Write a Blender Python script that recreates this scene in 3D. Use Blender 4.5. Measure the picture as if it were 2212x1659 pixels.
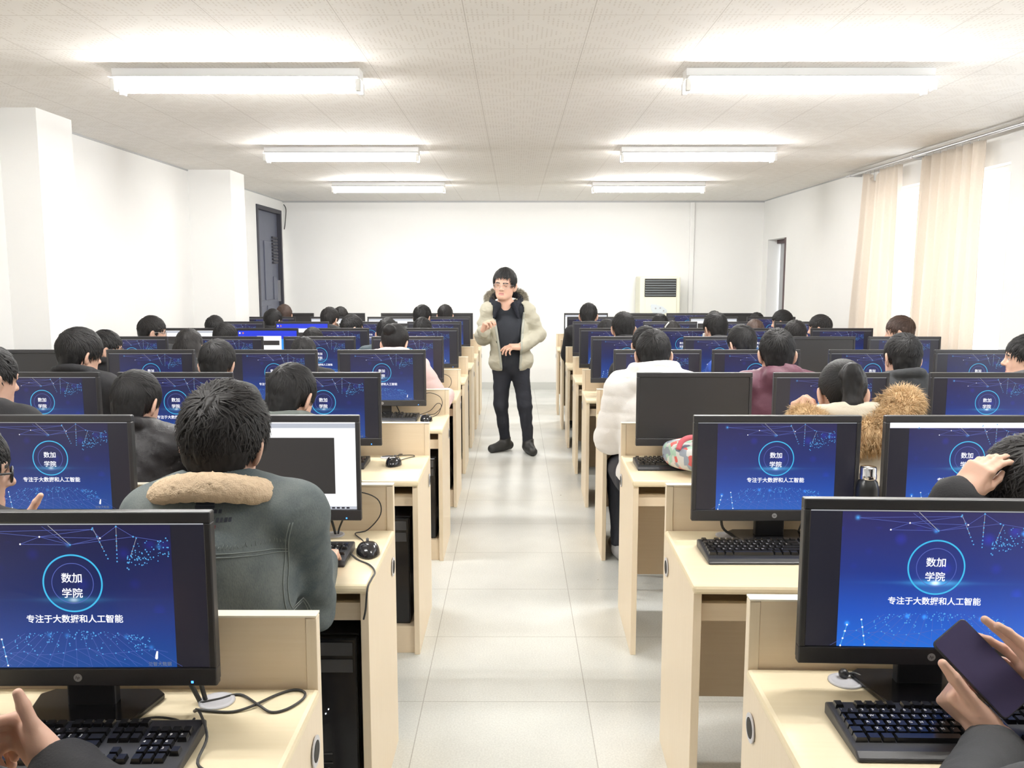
import bpy, bmesh, math, random
import numpy as np
from mathutils import Vector, Matrix, Euler
try:
    import openvdb
except Exception:
    import pyopenvdb as openvdb
for _o in list(bpy.data.objects):
    bpy.data.objects.remove(_o)
SC = bpy.context.scene
COL = SC.collection
PI = math.pi
random.seed(7)
RNG = np.random.default_rng(7)

# ------------------------------------------------------------------ camera
CAM_H = 1.545
cam_d = bpy.data.cameras.new('camera')
cam_d.sensor_width = 36.0
cam_d.lens = 36.0 * 1850.0 / 2212.0
cam_d.clip_start = 0.05
cam_d.clip_end = 100
cam = bpy.data.objects.new('camera', cam_d)
COL.objects.link(cam)
cam.location = (0, 0, CAM_H)
cam.rotation_euler = (math.radians(90 - 7.135), 0, math.radians(0.186))
SC.camera = cam

# ------------------------------------------------------------------ light level
SC.view_settings.view_transform = 'Standard'
SC.view_settings.look = 'None'
SC.view_settings.exposure = 0.0
SC.view_settings.gamma = 1.0
SC.view_settings.use_curve_mapping = False
SC.cycles.use_denoising = True
SC.cycles.max_bounces = 7
SC.cycles.diffuse_bounces = 5
SC.cycles.glossy_bounces = 3
SC.cycles.transmission_bounces = 4
SC.cycles.transparent_max_bounces = 6
SC.cycles.caustics_reflective = False
SC.cycles.caustics_refractive = False
SC.cycles.sample_clamp_indirect = 6.0
TUBE_STRENGTH = 128.0
DAYLIGHT = 5.0
w = bpy.data.worlds.new('overcast_daylight')
SC.world = w
w.use_nodes = True
w.node_tree.nodes['Background'].inputs[0].default_value = (0.93, 0.97, 1.0, 1)
w.node_tree.nodes['Background'].inputs[1].default_value = DAYLIGHT


# ------------------------------------------------------------------ materials
def new_mat(name):
    m = bpy.data.materials.new(name)
    m.use_nodes = True
    nt = m.node_tree
    b = nt.nodes['Principled BSDF']
    return m, nt, b


def mat(name, col, rough=0.5, spec=0.5, metal=0.0, noise=0.0, nscale=20.0, bump=0.0, bscale=200.0,
        stretch=None, sheen=0.0, coat=0.0, trans=0.0):
    m, nt, b = new_mat(name)
    b.inputs['Base Color'].default_value = (*col, 1)
    b.inputs['Roughness'].default_value = rough
    b.inputs['Specular IOR Level'].default_value = spec
    b.inputs['Metallic'].default_value = metal
    if sheen:
        b.inputs['Sheen Weight'].default_value = sheen
    if coat:
        b.inputs['Coat Weight'].default_value = coat
        b.inputs['Coat Roughness'].default_value = 0.15
    N, L = nt.nodes, nt.links
    tc = N.new('ShaderNodeTexCoord')
    src = tc.outputs['Object']
    if stretch:
        mp = N.new('ShaderNodeMapping')
        mp.inputs['Scale'].default_value = stretch
        L.new(src, mp.inputs['Vector'])
        src = mp.outputs['Vector']
    if noise:
        n = N.new('ShaderNodeTexNoise')
        n.inputs['Scale'].default_value = nscale
        n.inputs['Detail'].default_value = 4
        L.new(src, n.inputs['Vector'])
        mx = N.new('ShaderNodeMix')
        mx.data_type = 'RGBA'
        mx.inputs['A'].default_value = (*[c * (1 - noise) for c in col], 1)
        mx.inputs['B'].default_value = (*[min(1, c * (1 + noise)) for c in col], 1)
        L.new(n.outputs['Fac'], mx.inputs['Factor'])
        L.new(mx.outputs['Result'], b.inputs['Base Color'])
    if bump:
        n2 = N.new('ShaderNodeTexNoise')
        n2.inputs['Scale'].default_value = bscale
        n2.inputs['Detail'].default_value = 3
        L.new(src, n2.inputs['Vector'])
        bp = N.new('ShaderNodeBump')
        bp.inputs['Strength'].default_value = bump
        bp.inputs['Distance'].default_value = 0.004
        L.new(n2.outputs['Fac'], bp.inputs['Height'])
        L.new(bp.outputs['Normal'], b.inputs['Normal'])
    return m


def emis(name, col, strength=1.0):
    m, nt, b = new_mat(name)
    b.inputs['Base Color'].default_value = (0.01, 0.01, 0.012, 1)
    b.inputs['Roughness'].default_value = 0.35
    b.inputs['Emission Color'].default_value = (*col, 1)
    b.inputs['Emission Strength'].default_value = strength
    return m


def wood_mat(name, c1, c2, axis):
    m, nt, b = new_mat(name)
    N, L = nt.nodes, nt.links
    tc = N.new('ShaderNodeTexCoord')
    mp = N.new('ShaderNodeMapping')
    s = [60, 60, 60]
    s[axis] = 2.5
    mp.inputs['Scale'].default_value = s
    L.new(tc.outputs['Object'], mp.inputs['Vector'])
    n = N.new('ShaderNodeTexNoise')
    n.inputs['Scale'].default_value = 2.0
    n.inputs['Detail'].default_value = 5
    L.new(mp.outputs['Vector'], n.inputs['Vector'])
    mx = N.new('ShaderNodeMix')
    mx.data_type = 'RGBA'
    mx.inputs['A'].default_value = (*c1, 1)
    mx.inputs['B'].default_value = (*c2, 1)
    L.new(n.outputs['Fac'], mx.inputs['Factor'])
    L.new(mx.outputs['Result'], b.inputs['Base Color'])
    b.inputs['Roughness'].default_value = 0.38
    b.inputs['Specular IOR Level'].default_value = 0.45
    return m


M = {}
M['wall'] = mat('white_wall_paint', (0.86, 0.86, 0.85), 0.85, 0.2, noise=0.02, nscale=3, bump=0.05, bscale=60)
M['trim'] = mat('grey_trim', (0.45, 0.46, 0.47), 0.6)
M['white_plastic'] = mat('white_plastic', (0.82, 0.82, 0.8), 0.4)
M['steel_white'] = mat('white_enamel', (0.85, 0.85, 0.85), 0.35)
M['wood_x'] = wood_mat('maple_laminate_lengthwise', (0.78, 0.64, 0.46), (0.85, 0.72, 0.55), 0)
M['wood_y'] = wood_mat('maple_laminate_upright', (0.80, 0.67, 0.49), (0.87, 0.75, 0.58), 2)
M['wood_top'] = wood_mat('maple_desk_laminate', (0.84, 0.72, 0.49), (0.89, 0.78, 0.57), 0)
M['edge'] = mat('cream_edge_band', (0.90, 0.84, 0.70), 0.35)
M['black'] = mat('black_plastic', (0.026, 0.026, 0.029), 0.38, 0.5, bump=0.08, bscale=900)
M['black_gloss'] = mat('black_gloss', (0.012, 0.012, 0.014), 0.16, 0.5)
M['dark_grey'] = mat('dark_grey_plastic', (0.07, 0.07, 0.075), 0.45)
M['grey_plastic'] = mat('grey_plastic', (0.42, 0.42, 0.44), 0.45)
M['silver'] = mat('brushed_silver', (0.62, 0.62, 0.64), 0.3, metal=0.8)
M['chrome'] = mat('chrome', (0.75, 0.75, 0.77), 0.12, metal=1.0)
M['void'] = mat('dark_recess', (0.03, 0.028, 0.025), 0.8)
M['logo_grey'] = mat('pale_logo', (0.33, 0.33, 0.34), 0.4)
M['led_blue'] = emis('blue_led', (0.05, 0.25, 1.0), 4.0)
M['led_white'] = emis('white_led', (0.9, 0.95, 1.0), 4.0)
M['cable'] = mat('black_cable', (0.03, 0.03, 0.03), 0.5)
M['grommet'] = mat('pale_grommet_plastic', (0.62, 0.62, 0.66), 0.35)
M['door'] = mat('blue_grey_steel_door', (0.115, 0.125, 0.175), 0.45, noise=0.1, nscale=8)
M['door_dark'] = mat('dark_door_frame', (0.04, 0.04, 0.055), 0.5)
M['maroon_frame'] = mat('dark_brown_door_edge', (0.075, 0.04, 0.045), 0.5)
M['ac'] = mat('cream_ac_plastic', (0.80, 0.80, 0.66), 0.4)
M['ac_grille'] = mat('grey_ac_grille', (0.16, 0.18, 0.19), 0.5)
M['stool'] = mat('dark_stool_steel', (0.06, 0.06, 0.065), 0.45)


def floor_mat():
    m, nt, b = new_mat('pale_speckled_floor_tile')
    N, L = nt.nodes, nt.links
    tc = N.new('ShaderNodeTexCoord')
    mp = N.new('ShaderNodeMapping')
    mp.inputs['Location'].default_value = (0.335, -0.12, 0)
    L.new(tc.outputs['Object'], mp.inputs['Vector'])
    br = N.new('ShaderNodeTexBrick')
    br.offset = 0.0
    br.squash = 1.0
    br.inputs['Scale'].default_value = 1.0
    br.inputs['Brick Width'].default_value = 0.6
    br.inputs['Row Height'].default_value = 0.57
    br.inputs['Mortar Size'].default_value = 0.0022
    br.inputs['Mortar Smooth'].default_value = 0.6
    br.inputs['Color1'].default_value = (0.74, 0.755, 0.73, 1)
    br.inputs['Color2'].default_value = (0.71, 0.73, 0.705, 1)
    br.inputs['Mortar'].default_value = (0.45, 0.45, 0.43, 1)
    L.new(mp.outputs['Vector'], br.inputs['Vector'])
    n = N.new('ShaderNodeTexNoise')
    n.inputs['Scale'].default_value = 160
    n.inputs['Detail'].default_value = 2
    L.new(tc.outputs['Object'], n.inputs['Vector'])
    n2 = N.new('ShaderNodeTexNoise')
    n2.inputs['Scale'].default_value = 2.2
    n2.inputs['Detail'].default_value = 6
    L.new(tc.outputs['Object'], n2.inputs['Vector'])
    vr = N.new('ShaderNodeTexVoronoi')
    vr.inputs['Scale'].default_value = 2.6
    L.new(tc.outputs['Object'], vr.inputs['Vector'])
    sp = N.new('ShaderNodeMath')
    sp.operation = 'LESS_THAN'
    sp.inputs[1].default_value = 0.018
    L.new(vr.outputs['Distance'], sp.inputs[0])
    r1 = N.new('ShaderNodeMapRange')
    r1.inputs['From Min'].default_value = 0.3
    r1.inputs['From Max'].default_value = 0.7
    r1.inputs['To Min'].default_value = 0.90
    r1.inputs['To Max'].default_value = 1.06
    L.new(n.outputs['Fac'], r1.inputs['Value'])
    r2 = N.new('ShaderNodeMapRange')
    r2.inputs['From Min'].default_value = 0.3
    r2.inputs['From Max'].default_value = 0.7
    r2.inputs['To Min'].default_value = 0.9
    r2.inputs['To Max'].default_value = 1.05
    L.new(n2.outputs['Fac'], r2.inputs['Value'])
    mu = N.new('ShaderNodeMath')
    mu.operation = 'MULTIPLY'
    L.new(r1.outputs[0], mu.inputs[0])
    L.new(r2.outputs[0], mu.inputs[1])
    vm = N.new('ShaderNodeVectorMath')
    vm.operation = 'SCALE'
    L.new(br.outputs['Color'], vm.inputs[0])
    L.new(mu.outputs[0], vm.inputs['Scale'])
    mx = N.new('ShaderNodeMix')
    mx.data_type = 'RGBA'
    mx.inputs['B'].default_value = (0.22, 0.19, 0.15, 1)
    L.new(sp.outputs[0], mx.inputs['Factor'])
    L.new(vm.outputs[0], mx.inputs['A'])
    L.new(mx.outputs['Result'], b.inputs['Base Color'])
    b.inputs['Roughness'].default_value = 0.24
    b.inputs['Specular IOR Level'].default_value = 0.5
    return m


def ceiling_mat():
    m, nt, b = new_mat('perforated_ceiling_panel')
    N, L = nt.nodes, nt.links
    tc = N.new('ShaderNodeTexCoord')
    mp = N.new('ShaderNodeMapping')
    mp.inputs['Location'].default_value = (0.196, 0.0, 0)
    L.new(tc.outputs['Object'], mp.inputs['Vector'])
    br = N.new('ShaderNodeTexBrick')
    br.offset = 0.0
    br.inputs['Scale'].default_value = 1.0
    br.inputs['Brick Width'].default_value = 0.5
    br.inputs['Row Height'].default_value = 0.5
    br.inputs['Mortar Size'].default_value = 0.0022
    br.inputs['Mortar Smooth'].default_value = 0.3
    br.inputs['Color1'].default_value = (0.87, 0.85, 0.825, 1)
    br.inputs['Color2'].default_value = (0.86, 0.84, 0.815, 1)
    br.inputs['Mortar'].default_value = (0.62, 0.59, 0.56, 1)
    L.new(mp.outputs['Vector'], br.inputs['Vector'])
    sep = N.new('ShaderNodeSeparateXYZ')
    L.new(mp.outputs['Vector'], sep.inputs[0])

    def math_(op, a, bb=None):
        n = N.new('ShaderNodeMath')
        n.operation = op
        for i, v in enumerate((a, bb)):
            if v is None:
                continue
            if isinstance(v, (int, float)):
                n.inputs[i].default_value = v
            else:
                L.new(v, n.inputs[i])
        return n.outputs[0]
    x, y = sep.outputs[0], sep.outputs[1]
    fx = math_('PINGPONG', math_('MULTIPLY', x, 1 / 0.02), 0.5)
    fy = math_('PINGPONG', math_('MULTIPLY', y, 1 / 0.03), 0.5)
    slot = math_('MULTIPLY', math_('GREATER_THAN', fx, 0.33), math_('GREATER_THAN', fy, 0.16))
    # pattern of arcs and diamonds within every panel
    px = math_('PINGPONG', x, 0.25)
    py = math_('PINGPONG', y, 0.25)
    d = math_('SQRT', math_('ADD', math_('MULTIPLY', px, px), math_('MULTIPLY', py, py)))
    arcs = math_('GREATER_THAN', math_('PINGPONG', math_('MULTIPLY', d, 9.0), 0.5), 0.16)
    dm = math_('GREATER_THAN', math_('PINGPONG', math_('MULTIPLY', math_('ADD', px, py), 6.0), 0.5), 0.1)
    slot = math_('MULTIPLY', math_('MULTIPLY', slot, arcs), dm)
    mx = N.new('ShaderNodeMix')
    mx.data_type = 'RGBA'
    mx.inputs['B'].default_value = (0.76, 0.73, 0.695, 1)
    L.new(slot, mx.inputs['Factor'])
    L.new(br.outputs['Color'], mx.inputs['A'])
    L.new(mx.outputs['Result'], b.inputs['Base Color'])
    b.inputs['Roughness'].default_value = 0.75
    b.inputs['Specular IOR Level'].default_value = 0.25
    return m


def curtain_mat():
    m, nt, b = new_mat('beige_curtain_cloth')
    N, L = nt.nodes, nt.links
    out = N['Material Output']
    d = N.new('ShaderNodeBsdfDiffuse')
    t = N.new('ShaderNodeBsdfTranslucent')
    tc = N.new('ShaderNodeTexCoord')
    n = N.new('ShaderNodeTexNoise')
    n.inputs['Scale'].default_value = 90
    L.new(tc.outputs['Object'], n.inputs['Vector'])
    mx = N.new('ShaderNodeMix')
    mx.data_type = 'RGBA'
    mx.inputs['A'].default_value = (0.83, 0.765, 0.69, 1)
    mx.inputs['B'].default_value = (0.88, 0.82, 0.75, 1)
    L.new(n.outputs['Fac'], mx.inputs['Factor'])
    L.new(mx.outputs['Result'], d.inputs['Color'])
    L.new(mx.outputs['Result'], t.inputs['Color'])
    ms = N.new('ShaderNodeMixShader')
    ms.inputs['Fac'].default_value = 0.4
    L.new(d.outputs[0], ms.inputs[1])
    L.new(t.outputs[0], ms.inputs[2])
    L.new(ms.outputs[0], out.inputs['Surface'])
    N.remove(b)
    return m


M['floor'] = floor_mat()
M['ceiling'] = ceiling_mat()
M['curtain'] = curtain_mat()
M['tube'] = emis('fluorescent_tube_glow', (1.0, 0.985, 0.955), TUBE_STRENGTH)


# ------------------------------------------------------------------ mesh helpers
class MB:
    """collects shapes, then links them as ONE mesh object"""

    def __init__(s):
        s.v, s.f, s.m, s.sm, s.uv = [], [], [], [], {}

    def add(s, v, f, mi=0, smooth=False):
        o = len(s.v)
        s.v += [tuple(p) for p in v]
        for q in f:
            s.f.append(tuple(i + o for i in q))
            s.m.append(mi)
            s.sm.append(smooth)
        return s

    def box(s, lo, hi, mi=0):
        (a, b, c), (d, e, g) = lo, hi
        v = [(a, b, c), (d, b, c), (d, e, c), (a, e, c), (a, b, g), (d, b, g), (d, e, g), (a, e, g)]
        return s.add(v, [(0, 3, 2, 1), (4, 5, 6, 7), (0, 1, 5, 4), (1, 2, 6, 5), (2, 3, 7, 6), (3, 0, 4, 7)], mi)

    def prism(s, poly, axis, lo, hi, mi=0, smooth=False):
        """poly: 2D points in the plane of the other two axes (order x,y,z without axis)"""
        n = len(poly)

        def P(p, t):
            q = list(p)
            q.insert(axis, t)
            return tuple(q)
        v = [P(p, lo) for p in poly] + [P(p, hi) for p in poly]
        f = [tuple(range(n)), tuple(range(2 * n - 1, n - 1, -1))]
        for i in range(n):
            j = (i + 1) % n
            f.append((i, i + n, j + n, j))
        return s.add(v, f, mi, smooth)

    def cyl(s, a, b, r, n=16, mi=0, r2=None, smooth=True, caps=True):
        a, b = Vector(a), Vector(b)
        d = (b - a).normalized()
        u = d.orthogonal().normalized()
        w_ = d.cross(u)
        r2 = r if r2 is None else r2
        v = []
        for i in range(n):
            t = 2 * PI * i / n
            v.append(a + (u * math.cos(t) + w_ * math.sin(t)) * r)
        for i in range(n):
            t = 2 * PI * i / n
            v.append(b + (u * math.cos(t) + w_ * math.sin(t)) * r2)
        s.add(v, [(i, (i + 1) % n, (i + 1) % n + n, i + n) for i in range(n)], mi, smooth)
        if caps:
            s.add(v[:n], [tuple(range(n - 1, -1, -1))], mi)
            s.add(v[n:], [tuple(range(n))], mi)
        return s

    def tube(s, pts, r, n=8, mi=0, sub=6, close=False):
        P = [Vector(p) for p in pts]
        if sub > 1 and len(P) > 2:
            Q = []
            for i in range(len(P) - 1):
                p0, p1, p2, p3 = P[max(0, i - 1)], P[i], P[i + 1], P[min(len(P) - 1, i + 2)]
                for k in range(sub):
                    t = k / sub
                    Q.append(0.5 * ((2 * p1) + (p2 - p0) * t + (2 * p0 - 5 * p1 + 4 * p2 - p3) * t * t + (3 * p1 - p0 - 3 * p2 + p3) * t ** 3))
            Q.append(P[-1])
            P = Q
        v = []
        u = None
        for i, p in enumerate(P):
            d = (P[min(i + 1, len(P) - 1)] - P[max(i - 1, 0)]).normalized()
            if u is None:
                u = d.orthogonal().normalized()
            u = (u - d * u.dot(d))
            u = u.normalized() if u.length > 1e-6 else d.orthogonal().normalized()
            w_ = d.cross(u)
            rr = r(i / (len(P) - 1)) if callable(r) else r
            for k in range(n):
                t = 2 * PI * k / n
                v.append(p + (u * math.cos(t) + w_ * math.sin(t)) * rr)
        m_ = len(P)
        f = []
        for i in range(m_ - 1):
            for k in range(n):
                f.append((i * n + k, i * n + (k + 1) % n, (i + 1) * n + (k + 1) % n, (i + 1) * n + k))
        f.append(tuple(range(n - 1, -1, -1)))
        f.append(tuple((m_ - 1) * n + k for k in range(n)))
        return s.add(v, f, mi, True)

    def lathe(s, prof, n=24, mi=0, c=(0, 0, 0), smooth=True):
        v, f = [], []
        for (r, z) in prof:
            for k in range(n):
                t = 2 * PI * k / n
                v.append((c[0] + r * math.cos(t), c[1] + r * math.sin(t), c[2] + z))
        for i in range(len(prof) - 1):
            for k in range(n):
                f.append((i * n + k, i * n + (k + 1) % n, (i + 1) * n + (k + 1) % n, (i + 1) * n + k))
        f.append(tuple(range(n - 1, -1, -1)))
        f.append(tuple((len(prof) - 1) * n + k for k in range(n)))
        return s.add(v, f, mi, smooth)

    def mesh(s, name, mats):
        me = bpy.data.meshes.new(name)
        me.from_pydata(s.v, [], s.f)
        for m_ in (mats if isinstance(mats, (list, tuple)) else [mats]):
            me.materials.append(m_)
        me.polygons.foreach_set('material_index', s.m)
        me.polygons.foreach_set('use_smooth', s.sm)
        me.update()
        return me

    def build(s, name, mats, parent=None, bevel=0.0, loc=None, fix=False):
        me = s.mesh(name, mats)
        if fix:
            bm = bmesh.new()
            bm.from_mesh(me)
            bmesh.ops.recalc_face_normals(bm, faces=bm.faces)
            bm.to_mesh(me)
            bm.free()
        return link(name, me, parent, bevel, loc)


def link(name, me, parent=None, bevel=0.0, loc=None):
    o = bpy.data.objects.new(name, me)
    COL.objects.link(o)
    if parent:
        o.parent = parent
    if loc:
        o.location = loc
    if bevel:
        md = o.modifiers.new('bevel', 'BEVEL')
        md.width = bevel
        md.segments = 2
        md.limit_method = 'ANGLE'
        md.angle_limit = math.radians(50)
    return o


def empty(name, loc=(0, 0, 0), rz=0.0):
    o = bpy.data.objects.new(name, None)
    o.empty_display_size = 0.1
    COL.objects.link(o)
    o.location = loc
    o.rotation_euler = (0, 0, rz)
    return o


def tag(o, label=None, cat=None, group=None, kind=None):
    for k, v in (('label', label), ('category', cat), ('group', group), ('kind', kind)):
        if v:
            o[k] = v
    return o


def struct(name, mb, mats, label=None, bevel=0.0):
    o = mb.build(name, mats, None, bevel)
    o['kind'] = 'structure'
    if label:
        o['label'] = label
    return o


def dup(o, parent=None):
    c = o.copy()
    COL.objects.link(c)
    c.parent = parent
    for ch in list(o.children):
        dup(ch, c)
    return c


def text_geo(body, size, offset=0.0, align='CENTER'):
    """outline text as (verts, faces) in the XY plane, centred"""
    cu = bpy.data.curves.new('t', 'FONT')
    cu.body = body
    cu.size = size
    cu.offset = offset
    cu.align_x = align
    cu.align_y = 'CENTER'
    cu.resolution_u = 3
    ob = bpy.data.objects.new('t', cu)
    COL.objects.link(ob)
    dg = bpy.context.evaluated_depsgraph_get()
    dg.update()
    me = bpy.data.meshes.new_from_object(ob.evaluated_get(dg))
    v = [tuple(p.co) for p in me.vertices]
    f = [tuple(p.vertices) for p in me.polygons]
    bpy.data.meshes.remove(me)
    bpy.data.objects.remove(ob)
    bpy.data.curves.remove(cu)
    xs = [p[0] for p in v]
    ys = [p[1] for p in v]
    cx, cy = (min(xs) + max(xs)) / 2, (min(ys) + max(ys)) / 2
    return [(p[0] - cx, p[1] - cy, p[2]) for p in v], f, max(xs) - min(xs), max(ys) - min(ys)

# ------------------------------------------------------------------ room shell
XL, XR, YB, YF, HC = -3.13, 3.36, 11.75, -2.6, 2.56
b = MB().box((XL - .25, YF - .2, -.2), (XR + .25, YB + .2, 0))
struct('floor', b, M['floor'], 'pale speckled tile floor with thin grey joints')
b = MB().box((XL - .25, YF - .2, HC), (XR + .25, YB + .2, HC + .15))
struct('ceiling', b, M['ceiling'], 'white ceiling of perforated square panels')
struct('wall_back', MB().box((XL - .25, YB, 0), (XR + .25, YB + .2, HC)), M['wall'])
struct('wall_front', MB().box((XL - .25, YF - .2, 0), (XR + .25, YF, HC)), M['wall'])
# left wall with the dark door near its far end
DL0, DL1, DLH = 10.52, 11.62, 2.42
b = MB().box((XL - .2, YF, 0), (XL, DL0, HC)).box((XL - .2, DL1, 0), (XL, YB, HC)).box((XL - .2, DL0, DLH), (XL, DL1, HC))
struct('wall_left', b, M['wall'])
# two pillars built against the left wall
struct('wall_left_pillar', MB().box((XL, 5.33, 0), (XL + .235, 5.75, HC)), M['wall'])
struct('wall_left_pillar', MB().box((XL, 8.36, 0), (XL + .41, 8.78, HC)), M['wall'])
# right wall: tall door recess at the far end and windows behind the curtains
DR0, DR1, DRH = 10.75, 11.52, 2.03
W1 = (5.95, 8.15, 0.95, 2.32)
W2 = (2.2, 4.9, 0.95, 2.32)
T = .24
b = MB()
for (y0, y1) in ((YF, W2[0]), (W2[1], W1[0]), (W1[1], DR0), (DR1, YB)):
    b.box((XR, y0, 0), (XR + T, y1, HC))
for wi in (W1, W2):
    b.box((XR, wi[0], 0), (XR + T, wi[1], wi[2])).box((XR, wi[0], wi[3]), (XR + T, wi[1], HC))
b.box((XR, DR0, DRH), (XR + T, DR1, HC))
struct('wall_right', b, M['wall'])
m, nt, bs = new_mat('window_glass')
N, L = nt.nodes, nt.links
tr = N.new('ShaderNodeBsdfTransparent')
gl = N.new('ShaderNodeBsdfGlossy')
gl.inputs['Roughness'].default_value = 0.02
ms = N.new('ShaderNodeMixShader')
ms.inputs[0].default_value = 0.05
L.new(tr.outputs[0], ms.inputs[1])
L.new(gl.outputs[0], ms.inputs[2])
L.new(ms.outputs[0], N['Material Output'].inputs['Surface'])
N.remove(bs)
M['glass'] = m
for i, wi in enumerate((W1, W2)):
    xg = XR + .12
    f = MB()
    y0, y1, z0, z1 = wi
    fw = .05
    f.box((xg - .03, y0, z0), (xg + .03, y1, z0 + fw)).box((xg - .03, y0, z1 - fw), (xg + .03, y1, z1))
    f.box((xg - .03, y0, z0 + fw), (xg + .03, y0 + fw, z1 - fw)).box((xg - .03, y1 - fw, z0 + fw), (xg + .03, y1, z1 - fw))
    ym = (y0 + y1) / 2
    f.box((xg - .03, ym - .03, z0 + fw), (xg + .03, ym + .03, z1 - fw))
    o = f.build('window_%d' % (i + 1), M['white_plastic'])
    o['kind'] = 'structure'
    for ya, yb in ((y0 + fw, ym - .03), (ym + .03, y1 - fw)):
        MB().box((xg - .003, ya, z0 + fw), (xg + .003, yb, z1 - fw)).build('window_pane', M['glass'], o)
    MB().box((XR - .03, y0 - .03, z0 - .03), (XR + .09, y1 + .03, z0)).build('window_sill', M['white_plastic'], o)

# thin grey trim where walls meet the ceiling, and baseboards
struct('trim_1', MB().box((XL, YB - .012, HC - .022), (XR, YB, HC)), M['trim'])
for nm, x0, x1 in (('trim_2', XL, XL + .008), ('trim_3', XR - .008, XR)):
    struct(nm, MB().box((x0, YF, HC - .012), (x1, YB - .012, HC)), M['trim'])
M['skirting'] = mat('pale_skirting_tile', (0.62, 0.63, 0.61), 0.35)
struct('baseboard_back', MB().box((XL, YB - .012, 0), (XR, YB, .1)), M['skirting'])
struct('baseboard_left', MB().box((XL, YF, 0), (XL + .012, 5.33, .1)).box((XL, 5.75, 0), (XL + .012, 8.36, .1)).box((XL, 8.78, 0), (XL + .012, DL0 - .06, .1)), M['skirting'])
struct('baseboard_right', MB().box((XR - .012, YF, 0), (XR, DR0 - .02, .1)), M['skirting'])

# dark steel door on the left
d = MB()
d.box((XL - .09, DL0 + .05, .01), (XL - .04, DL1 - .05, DLH - .05), 0)
for (ya, yb, za, zb) in ((.1, .28, 1.25, 2.0), (.36, .66, 1.25, 2.0), (.74, .9, 1.25, 1.55), (.1, .28, .15, .62), (.36, .66, .15, .62), (.74, .9, .15, .62),
                         (.15, .3, .95, 1.18), (.42, .6, .95, 1.18), (.15, .3, .7, .85), (.42, .6, .7, .85)):
    d.box((XL - .04, DL0 + .05 + ya, za), (XL - .028, DL0 + .05 + yb, zb), 1)
do = d.build('door_1', [M['door'], mat('door_raised_panel', (0.11, 0.12, 0.17), 0.45)], None, .004)
tag(do, 'blue-grey panelled steel door beyond the second pillar', None, None, 'structure')
fr_ = MB().box((XL - .12, DL0, 0), (XL + .015, DL0 + .05, DLH)).box((XL - .12, DL1 - .05, 0), (XL + .015, DL1, DLH)).box((XL - .12, DL0 + .05, DLH - .05), (XL + .015, DL1 - .05, DLH))
fr_.build('door_frame', M['door_dark'], do)
v = MB()
for k in range(9):
    v.box((XL - .04, DL1 - .34, 1.72 + k * .04), (XL - .015, DL1 - .12, 1.745 + k * .04))
v.build('door_vent', M['door_dark'], do)
hn = MB()
for (ya, za, zb) in ((DL1 - .1, 1.22, 1.5), (DL1 - .1, .78, .98), (DL0 + .08, .32, .52)):
    hn.box((XL - .04, ya, za), (XL - .01, ya + .03, zb))
hn.build('door_hinge', M['silver'], do)
MB().cyl((XL - .04, DL0 + .45, 1.03), (XL + .01, DL0 + .45, 1.03), .022).build('door_knob', M['black'], do)

# narrow door recess at the right: only its dark leaf edge shows
d = MB().box((XR + .16, DR0 + .04, .01), (XR + .2, DR1 - .03, DRH - .04))
do = d.build('door_2', mat('grey_door_paint', (.45, .46, .48), .5))
tag(do, 'recessed doorway with a dark brown frame edge near the far corner', None, None, 'structure')
MB().box((XR - .005, DR0, 0), (XR + .24, DR0 + .055, DRH)).box((XR + .12, DR0 + .055, DRH - .05), (XR + .24, DR1, DRH)).build('door_frame', M['maroon_frame'], do)

# pipe boxing on the back wall
o = MB().box((2.36, YB - .04, .1), (2.42, YB - .012, HC - .022)).build('pipe_cover', M['wall'], None, .006)
tag(o, 'slim white pipe cover running up the back wall', 'pipe cover')
o = MB().tube([(XL + .02, YB - .03, HC - .05), (XL + .05, YB - .03, HC - .12), (XL + .03, YB - .025, HC - .3), (XL + .015, YB - .02, HC - .38)], .006).build('wall_cable', M['cable'])
tag(o, 'dark cable hanging in the corner above the steel door', 'cable')

# ------------------------------------------------------------------ ceiling lights
def make_light():
    root = empty('ceiling_light')
    b = MB()
    b.prism([(-.05, 0), (.05, 0), (.045, -.05), (-.045, -.05)], 0, -.61, .61)
    hs_ = b.build('lamp_housing', M['steel_white'], root, .003, fix=True)
    rf = MB().prism([(-.105, -.052), (.105, -.052), (.05, -.036), (-.05, -.036)], 0, -.605, .605)
    rf.build('reflector', M['steel_white'], root, fix=True)
    for s in (-1, 1):
        t = MB().cyl((-.585, s * .05, -.082), (.585, s * .05, -.082), .0165, 14)
        t.build('lamp_tube', M['tube'], root)
    for s in (-1, 1):
        for q in (-1, 1):
            e = MB().box((s * .6 - .012, q * .05 - .018, -.11), (s * .6 + .012, q * .05 + .018, -.055))
            e.build('lamp_holder', M['white_plastic'], hs_, .003)
    return root


proto = make_light()
first = True
for row, (ly, nm) in enumerate(((1.85, 'row over the viewer'), (4.40, 'first row'), (6.97, 'middle row'), (9.50, 'last row'))):
    for lx, side in ((-1.37, 'pillar side'), (1.45, 'curtain side')):
        o = proto if first else dup(proto)
        first = False
        o.location = (lx, ly, HC)
        tag(o, 'lit twin-tube ceiling light, %s on the %s' % (nm, side), 'ceiling light', 'fluorescent ceiling lights')

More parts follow.
